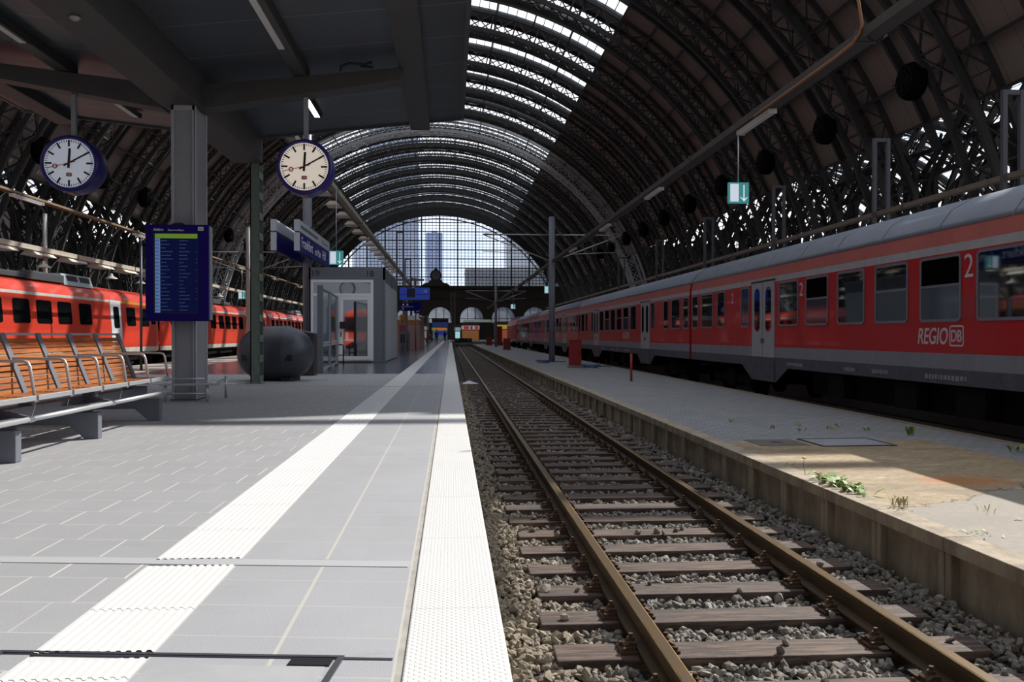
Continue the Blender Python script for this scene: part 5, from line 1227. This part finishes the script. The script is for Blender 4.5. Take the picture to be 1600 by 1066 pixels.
def place_bay(x, y, label):
    global nw
    if nw == 1: o = by
    else:
        o = by.copy(); COL.objects.link(o); o.name = 'window_%d' % nw
        for ch in kids(by): c_ = ch.copy(); COL.objects.link(c_); c_.parent = o
    o.location = (x,y,ZC); structure(o, label, 'skylight'); o['group'] = 'glazed roof bays'; nw += 1
for k in range(NB): place_bay(XC, YM+BAY*k, 'glazed crown bay of the shed roof, %s from the camera' % ORD[k])
# boarded slopes
brd = bpy.data.materials.new('roof_boards'); g = G(brd); x, y, z = g.xyz(); b = g.n['Principled BSDF']
c = g.mix(g.noise(.35,5,.6), (0.34,0.28,0.245,1), (0.26,0.22,0.20,1)); c = g.mix(g.m('MULTIPLY', g.line(y,1.5,0,.05), .5), c, (.07,.06,.055,1)); g.l.new(c, b.inputs['Base Color']); b.inputs['Roughness'].default_value = .8
def slope(s, name, label, x=XC, tp=TP):
    q = MB(); n_ = 16; aa = [s*(TG+(tp-TG)*k/n_) for k in range(n_+1)]
    for a0,a1 in zip(aa[:-1],aa[1:]):
        q.add([pol(RO+.15,a0,24.8),pol(RO+.15,a1,24.8),pol(RO+.15,a1,YE),pol(RO+.15,a0,YE),pol(RO+.4,a0,24.8),pol(RO+.4,a1,24.8),pol(RO+.4,a1,YE),pol(RO+.4,a0,YE)],[(0,1,2,3),(7,6,5,4),(0,4,5,1),(3,2,6,7)])
    o = q.build(name, brd); o.location = (x,0,ZC); structure(o, label, 'ceiling'); return o
slope(1,'ceiling','dark boarded roof slope above the dark red train'); slope(-1,'ceiling','dark boarded roof slope above the bright red train')
# purlins
np_ = 1
def purlin(a_, r_, w_, label, x=XC):
    q = MB(); p0, p1 = pol(r_,a_,YM), pol(r_,a_,YE); q.bar(p0, p1, w_, w_*1.5, caps=False, up=pol(1,a_)); o = q.build('purlin', iron, fix=False); o.location = (x,0,ZC); structure(o, label, 'purlin'); o['group'] = 'roof purlins'
for s in (-1,1):
    for k,a_ in enumerate((6,12.5,19,25.5,TG,36.5,41.5,46.5,51.5,56.5,61.5,66)):
        purlin(s*a_, RO-.12, .16 if k > 4 else .12, 'long purlin on the %s roof slope, %s from the crown' % ('dark red train side' if s > 0 else 'bright red train side', ORD[k]))
# lower side: columns, lattice girder and braces between neighbouring halls
def column_mesh():
    q = MB()
    for sx_ in (-.55,.55):
        for sy_ in (-.45,.45): q.bar((sx_,sy_,0),(sx_,sy_,11),.26,caps=False)
    for k in range(10):
        z0 = k*1.1
        for s in (-1,1):
            q.bar((-.55*s,-.45,z0),(.55*s,-.45,z0+1.1),.08,caps=False); q.bar((s*.55,-.45,z0),(s*.55,.45,z0+1.1),.08,caps=False)
            q.bar((-.55*s,.45,z0),(.55*s,.45,z0+1.1),.08,caps=False)
    for s in (-1,1):                                  # fan braces up to the arches and along the hall
        q.bar((0,0,10.6),(s*3.2,0,15.5),.22,caps=False); q.bar((0,0,8.6),(s*2.2,0,13.5),.14,caps=False)
        q.bar((0,0,9.6),(0,s*4.5,13.2),.2,caps=False); q.bar((0,0,8.2),(0,s*4.5,10.4),.12,caps=False); q.bar((0,0,5.0),(0,s*4.4,10.0),.12,caps=False)
        q.bar((s*.5,0,6),(s*1.4,s*4.3,12),.12,caps=False); q.bar((-s*.5,0,6),(-s*1.2,s*4.3,11),.10,caps=False)
    return q
cmn = column_mesh().build('lattice_column', iron, fix=False); fc = True
for s in (1,-1):
    for k in range(-0, NB):
        o = cmn if fc else cmn.copy()
        if not fc: COL.objects.link(o)
        fc = False; o.location = (XC+s*28.1, YM+BAY*k, -1.0); structure(o, 'riveted lattice column of the shed on the %s train side, %s from the camera' % ('dark red' if s > 0 else 'bright red', ORD[k]), 'column'); o['group'] = 'lattice columns of the shed'
for s in (1,-1):
    for zb, zt, xo in ((9.6,10.9,28.1),):
        q = MB(); y = YM; 
        for z_ in (zb,zt): q.bar((0,YM,z_),(0,YE,z_),.2,caps=False)
        while y < YE-.1: q.bar((0,y,zb),(0,y+2.25,zt),.11,caps=False); q.bar((0,y,zt),(0,y+2.25,zb),.11,caps=False); y += 2.25
        o = q.build('lattice_girder', iron, fix=False); o.location = (XC+s*xo,0,0); structure(o, '%s lattice girder along the columns on the %s train side' % ('lower' if zb < 11 else ('inner upper' if xo < 28 else 'outer upper'), 'dark red' if s > 0 else 'bright red'), 'girder')
# neighbouring halls
an = arch_mesh(.95,RI,RO,80,8.0,False).build('roof_arch', [iron], fix=False)
for s, side in ((1,'dark red'),(-1,'bright red')):
    xh = XC + s*56.2
    for k in range(0, 13): place_arch(an, xh, YM+BAY*k, 'iron arch of the neighbouring hall beyond the %s train, %s from the camera' % (side, ORD[k]))
    for k in range(0, 15): place_bay(xh, YM+BAY*k, 'glazed roof bay of the neighbouring hall beyond the %s train, %s from the camera' % (side, ORD[k]))
    slope(-s,'ceiling','boarded inner roof slope of the hall beyond the %s train' % side, xh, 60.0)
    if s < 0: slope(-1,'ceiling','boarded outer roof slope of the hall beyond the bright red train', xh, 64.0)
    for k in (range(0, 15) if s > 0 else ()):
        o = by.copy(); COL.objects.link(o); o.name = 'window_%d' % nw; nw += 1
        for ch in kids(by): c_ = ch.copy(); COL.objects.link(c_); c_.parent = o
        o.location = (xh,YM+BAY*k,ZC); o.rotation_euler = (0,R(s*(TG*2+.5)),0); structure(o, 'glazed outer slope of the neighbouring hall beyond the %s train, bay %s from the camera' % (side, ORD[k]), 'skylight'); o['group'] = 'glazed roof bays'
    q = MB(); q.box(XC+s*28.1-3.2,XC+s*28.1+3.2,25,YE,14.2,14.5); structure(q.build('roof_valley', iron), 'closed roof valley between the shed and the hall beyond the %s train' % side, 'roof')
    q = MB(); q.box(xh+s*28.5-.3,xh+s*28.5+.3,YM,YE,-1.0,14); structure(q.build('wall_'+('south' if s > 0 else 'north'), mat('outer_wall',(.14,.12,.10,1),.85,var=.5)), 'outer masonry wall of the hall beyond the %s train' % side, 'wall')
# ---------------------------------------------------------------- mouth of the shed (unseen beam and wall, set for their shadows)
ZA = 19.3
q = MB(); hw = math.sqrt((RO-.3)**2-ZA**2); q.box(-hw-1,28.1,-.16,.16,ZA-.16,ZA+.16); o = q.build('trim_5', iron); o.location = (XC,22.85,ZC); structure(o, 'iron tie beam across the mouth of the shed', 'beam')
q = MB(); pp = [pol(28.3,a_) for a_ in range(45,64,3)]  # unseen wall, shaped so its shadow edge crosses the low platform
q.prism([(p.x,p.z) for p in pp]+[(29.5,12.0),(29.5,20.1),(pp[0].x,20.1)], 'y', 24.2, 24.7); o = q.build('wall_west', mat('pylon_stone',(.22,.19,.16,1),.85,var=.4)); o.location = (XC,0,ZC); structure(o, 'stone spandrel between the shed mouth and the neighbouring hall', 'wall')
# ---------------------------------------------------------------- east gable: fan window over a stone wall with arches
YG = YE + .5; RG = 26.6; ZS = 11.4
stoneg = mat('gable_stone', (0.055,0.047,0.038,1), .85, var=.5, vscale=.5)
def arc_hole_wall(q, xs, w_, zs_, y0, y1, x0, x1, zt):
    """stone wall with round-headed openings of width w_, springing at zs_, sill 0"""
    edges = [x0]
    n_ = 12
    for xc in xs:
        a_ = xc-w_/2; b_ = xc+w_/2
        q.box(edges[-1], a_, y0, y1, 0, zt); edges.append(b_)
        for k in range(n_):
            t0, t1 = PI-PI*k/n_, PI-PI*(k+1)/n_
            xa, za = xc+w_/2*math.cos(t0), zs_+w_/2*math.sin(t0); xb, zb = xc+w_/2*math.cos(t1), zs_+w_/2*math.sin(t1)
            q.add([(xa,y0,za),(xb,y0,zb),(xb,y0,zt),(xa,y0,zt),(xa,y1,za),(xb,y1,zb),(xb,y1,zt),(xa,y1,zt)],[(0,1,2,3),(7,6,5,4),(0,4,5,1),(3,2,6,7)])
    q.box(edges[-1], x1, y0, y1, 0, zt)
XA = [-9.0,-2.25,4.5,11.25,18.0]
q = MB(); arc_hole_wall(q, XA, 4.9, 4.5, 0, 1.2, -31, 27, ZS)
q.box(-31,27,-.25,0,ZS-.5,ZS); q.box(-31,27,-.15,0,ZS-2.6,ZS-2.4)
o = q.build('wall_east', stoneg); o.location = (0,YG,0); structure(o, 'dark stone wall with round arches under the fan window', 'wall')
q = MB(); q.box(27,90,0,1,0,20); q.box(-90,-31,0,1,0,20); o = q.build('wall_east', stoneg); o.location = (0,YG,0); structure(o, 'end walls of the neighbouring halls', 'wall')
gp_ = glass('gable_glass', (.95,.97,1,1), .04, .06, (.9,.95,1,1))
root = bpy.data.objects.new('window_%d' % nw, None); COL.objects.link(root); nw += 1; root.location = (XC,YG,0); structure(root, 'great fan-shaped gable window with a fine grid of panes', 'window')
hw = math.sqrt(RG*RG-ZS*ZS); amax = math.degrees(math.acos(ZS/RG)); q = MB(); q.add([pol(RG,a_) for a_ in [amax*(1-2*k/40) for k in range(41)]],[tuple(range(41))]); q.build('glass', gp_, root, fix=False)
dk = mat('gable_bars', (.045,.047,.055,1), .6); q = MB(); pitch = 3.82
k = -7
while k <= 7:
    x_ = k*pitch
    if abs(x_) < hw:
        zt = math.sqrt(RG*RG-x_*x_); 
        if zt > ZS: q.box(x_-.14,x_+.14,-.35,.1,ZS,zt)
    k += 1
z_ = ZS
while z_ < RG:
    w_ = math.sqrt(RG*RG-z_*z_); q.box(-w_,w_,-.2,.08,z_-.10,z_+.10); z_ += 1.93
for a0 in range(-64,64,4): q.bar(pol(RG,a0), pol(RG,a0+4), .5, .5, up=(0,1,0)); q.bar(pol(RG-.9,a0), pol(RG-.9,a0+4), .22, .3, up=(0,1,0))
q.build('main_bars', dk, root, fix=False); q = MB(); x_ = -hw
k = -40
while k <= 40:
    x_ = k*pitch/5
    if abs(x_) < hw and k%5:
        zt = math.sqrt(RG*RG-x_*x_); q.box(x_-.045,x_+.045,-.05,.05,ZS,zt)
    k += 1
z_ = ZS; k = 0
while z_ < RG:
    w_ = math.sqrt(RG*RG-z_*z_)
    if k%3: q.box(-w_,w_,-.05,.05,z_-.04,z_+.04)
    z_ += 1.93/3; k += 1
q.build('fine_bars', dk, root, fix=False)
# spandrel iron above the fan window
q = MB()
for a0 in range(-64,64,4):
    a1 = a0+4; q.add([pol(RG,a0),pol(RG,a1),pol(RO+.6,a1),pol(RO+.6,a0)],[(0,1,2,3)])
    if abs(a0) > 40: pass
for k in range(33):
    a0 = -64+4*k; q.bar(pol(RG,a0,-.2),pol(RO+.5,a0,-.2),.12,caps=False)
o = q.build('trim_6', iron, fix=False); o.location = (XC,YG-.3,0); structure(o, 'dark iron ring above the fan window', 'gable ring')
for i_, xc in enumerate(XA):
    r2 = bpy.data.objects.new('window_%d' % nw, None); COL.objects.link(r2); nw += 1; r2.location = (xc,YG+.7,0); structure(r2, 'round-arched concourse window, %s from the seated people' % ORD[i_], 'window')
    q = MB(); q.add([(2.45*math.cos(PI*k/20),0,4.5+2.45*math.sin(PI*k/20)) for k in range(21)]+[(-2.45,0,3.6),(2.45,0,3.6)],[tuple(range(23))]); q.build('glass', gp_, r2, fix=False)
    q = MB()
    for x_ in (-.85,.85): q.box(x_-.06,x_+.06,-.1,.05,3.6,4.5+math.sqrt(2.45**2-x_*x_))
    q.box(-2.45,2.45,-.1,.05,4.5,4.62); q.box(-2.45,2.45,-.1,.1,3.4,3.62); q.box(-2.45,2.45,-.1,.1,0,3.4); q.build('bars', dk, r2)
# gable clock
t = thing('gable_clock', (-3.1,YG-.4,ZS), 'dark ornamental clock standing on the stone wall before the fan window', 'clock')
q = MB(); q.prism([(-3.0,0),(3.0,0),(2.6,.45),(1.6,.7),(1.1,1.3),(-1.1,1.3),(-1.6,.7),(-2.6,.45)], 'y', -.4,.3); q.build('pedestal', stoneg, t)
q = MB(); q.lathe([(0,-.3),(.95,-.3),(1.15,-.38),(1.25,-.2),(1.25,.3),(0,.3)], (0,0,2.2), 'y', 28); q.build('case', stoneg, t)
q = MB(); q.disc((0,-.39,2.2),.92,'y',28); q.build('dial', mat('gable_dial',(.10,.11,.12,1),.3), t)
q = MB(); q.bar((0,-.42,2.2),(.35,-.42,2.75),.09,.03,up=(0,1,0)); q.bar((0,-.42,2.2),(-.05,-.42,2.95),.07,.03,up=(0,1,0)); q.build('hands', black, t)
q = MB(); q.lathe([(.5,0),(.35,.25),(.12,.4),(.16,.6),(0,.85)], (0,0,3.35), 'z', 12); q.build('finial', stoneg, t)
# ---------------------------------------------------------------- town beyond the gable
def tower(x0, x1, y0, dep, h, label, col, grid, gcol, name='office_tower', cat='building', z0=0):
    m = bpy.data.materials.new(name+'_'+label[:12]); g = G(m); x, y, z = g.xyz(); b = g.n['Principled BSDF']
    w_ = g.m('MAXIMUM', g.line(x, grid, 0, grid*.5), g.line(z, grid*1.2, 0, grid*.5)); g.l.new(g.mix(g.m('MULTIPLY', w_, .6), col, gcol), b.inputs['Base Color']); b.inputs['Roughness'].default_value = .5
    t = thing(name, ((x0+x1)/2,y0,0), label, cat); q = MB(); hw_ = (x1-x0)/2
    q.box(-hw_,hw_,0,dep,z0,h); q.build('walls', m, t); q = MB(); q.box(-hw_-.2,hw_+.2,-.2,dep+.2,h,h+.6); q.box(-hw_*.4,hw_*.4,dep*.3,dep*.7,h+.6,h+2.2); q.build('roof', mat('tower_roof',(.35,.38,.42,1),.6), t)
    q = MB(); n_ = max(3,int((x1-x0)/6))
    for k in range(n_+1): xx = -hw_+2*hw_*k/n_; q.box(xx-.25,xx+.25,-.3,0,z0,h)
    q.build('mullions', m, t)
tower(-40,-16,420,24,150,'broad pale blue office tower behind the fan window', (.42,.54,.80,1), 3.2, (.62,.72,.9,1))  # pale bluish tower colours take the place of distance haze
tower(-12.5,-4.4,440,16,53.5,'slim bluish tower block in the middle of the fan window', (.30,.36,.56,1), 3.0, (.42,.48,.66,1))
tower(-52,-40,460,20,60,'white high-rise at the low side of the fan window', (.85,.87,.9,1), 4.0, (.7,.76,.85,1))
tower(6,62,330,30,26.5,'long low dark blue office block across the street', (.06,.08,.12,1), 2.6, (.10,.125,.17,1))
tower(-60,8,300,20,17.5,'pale low street front behind the gable clock', (.5,.52,.55,1), 3.4, (.3,.33,.4,1), 'street_building')
tower(28,60,420,20,75,'pale distant tower above the long dark office block', (.70,.76,.86,1), 3.4, (.82,.87,.94,1))

# round black ventilators along the lower edge of the roof slopes
q = MB(); q.lathe([(0,-.25),(.55,-.22),(.78,-.10),(.86,.12),(.86,.45),(.7,.6),(0,.6)], (0,0,0), 'x', 24); vb = q.build('drum', mat('ventilator_black',(.006,.006,.007,1),.9,spec=.05))
q = MB()
for r_ in (.25,.45,.65): q.lathe([(r_-.03,-.02),(r_,-.05),(r_+.03,-.02)], (-.24+.06*(r_>.6),0,0), 'x', 24)
q.bar((-.27,-.8,0),(-.27,.8,0),.04); q.bar((-.27,0,-.8),(-.27,0,.8),.04); vg = q.build('grille', mat('grille_dark',(.02,.02,.022,1),.8,spec=.1))
for s_ in (1,-1):
    for k in range(1,11):
        t = thing('roof_ventilator', (XC+s_*23.2, YM+BAY*k+1.6, 12.6), 'round black roof ventilator above the %s train, %s from the camera' % ('dark red' if s_ > 0 else 'bright red', ORD[k-1]), 'ventilator', 'round roof ventilators', 0 if s_ > 0 else PI)
        if vb.parent is None: vb.parent = t; vg.parent = t
        else:
            for o_ in (vb,vg): c_ = o_.copy(); COL.objects.link(c_); c_.parent = t
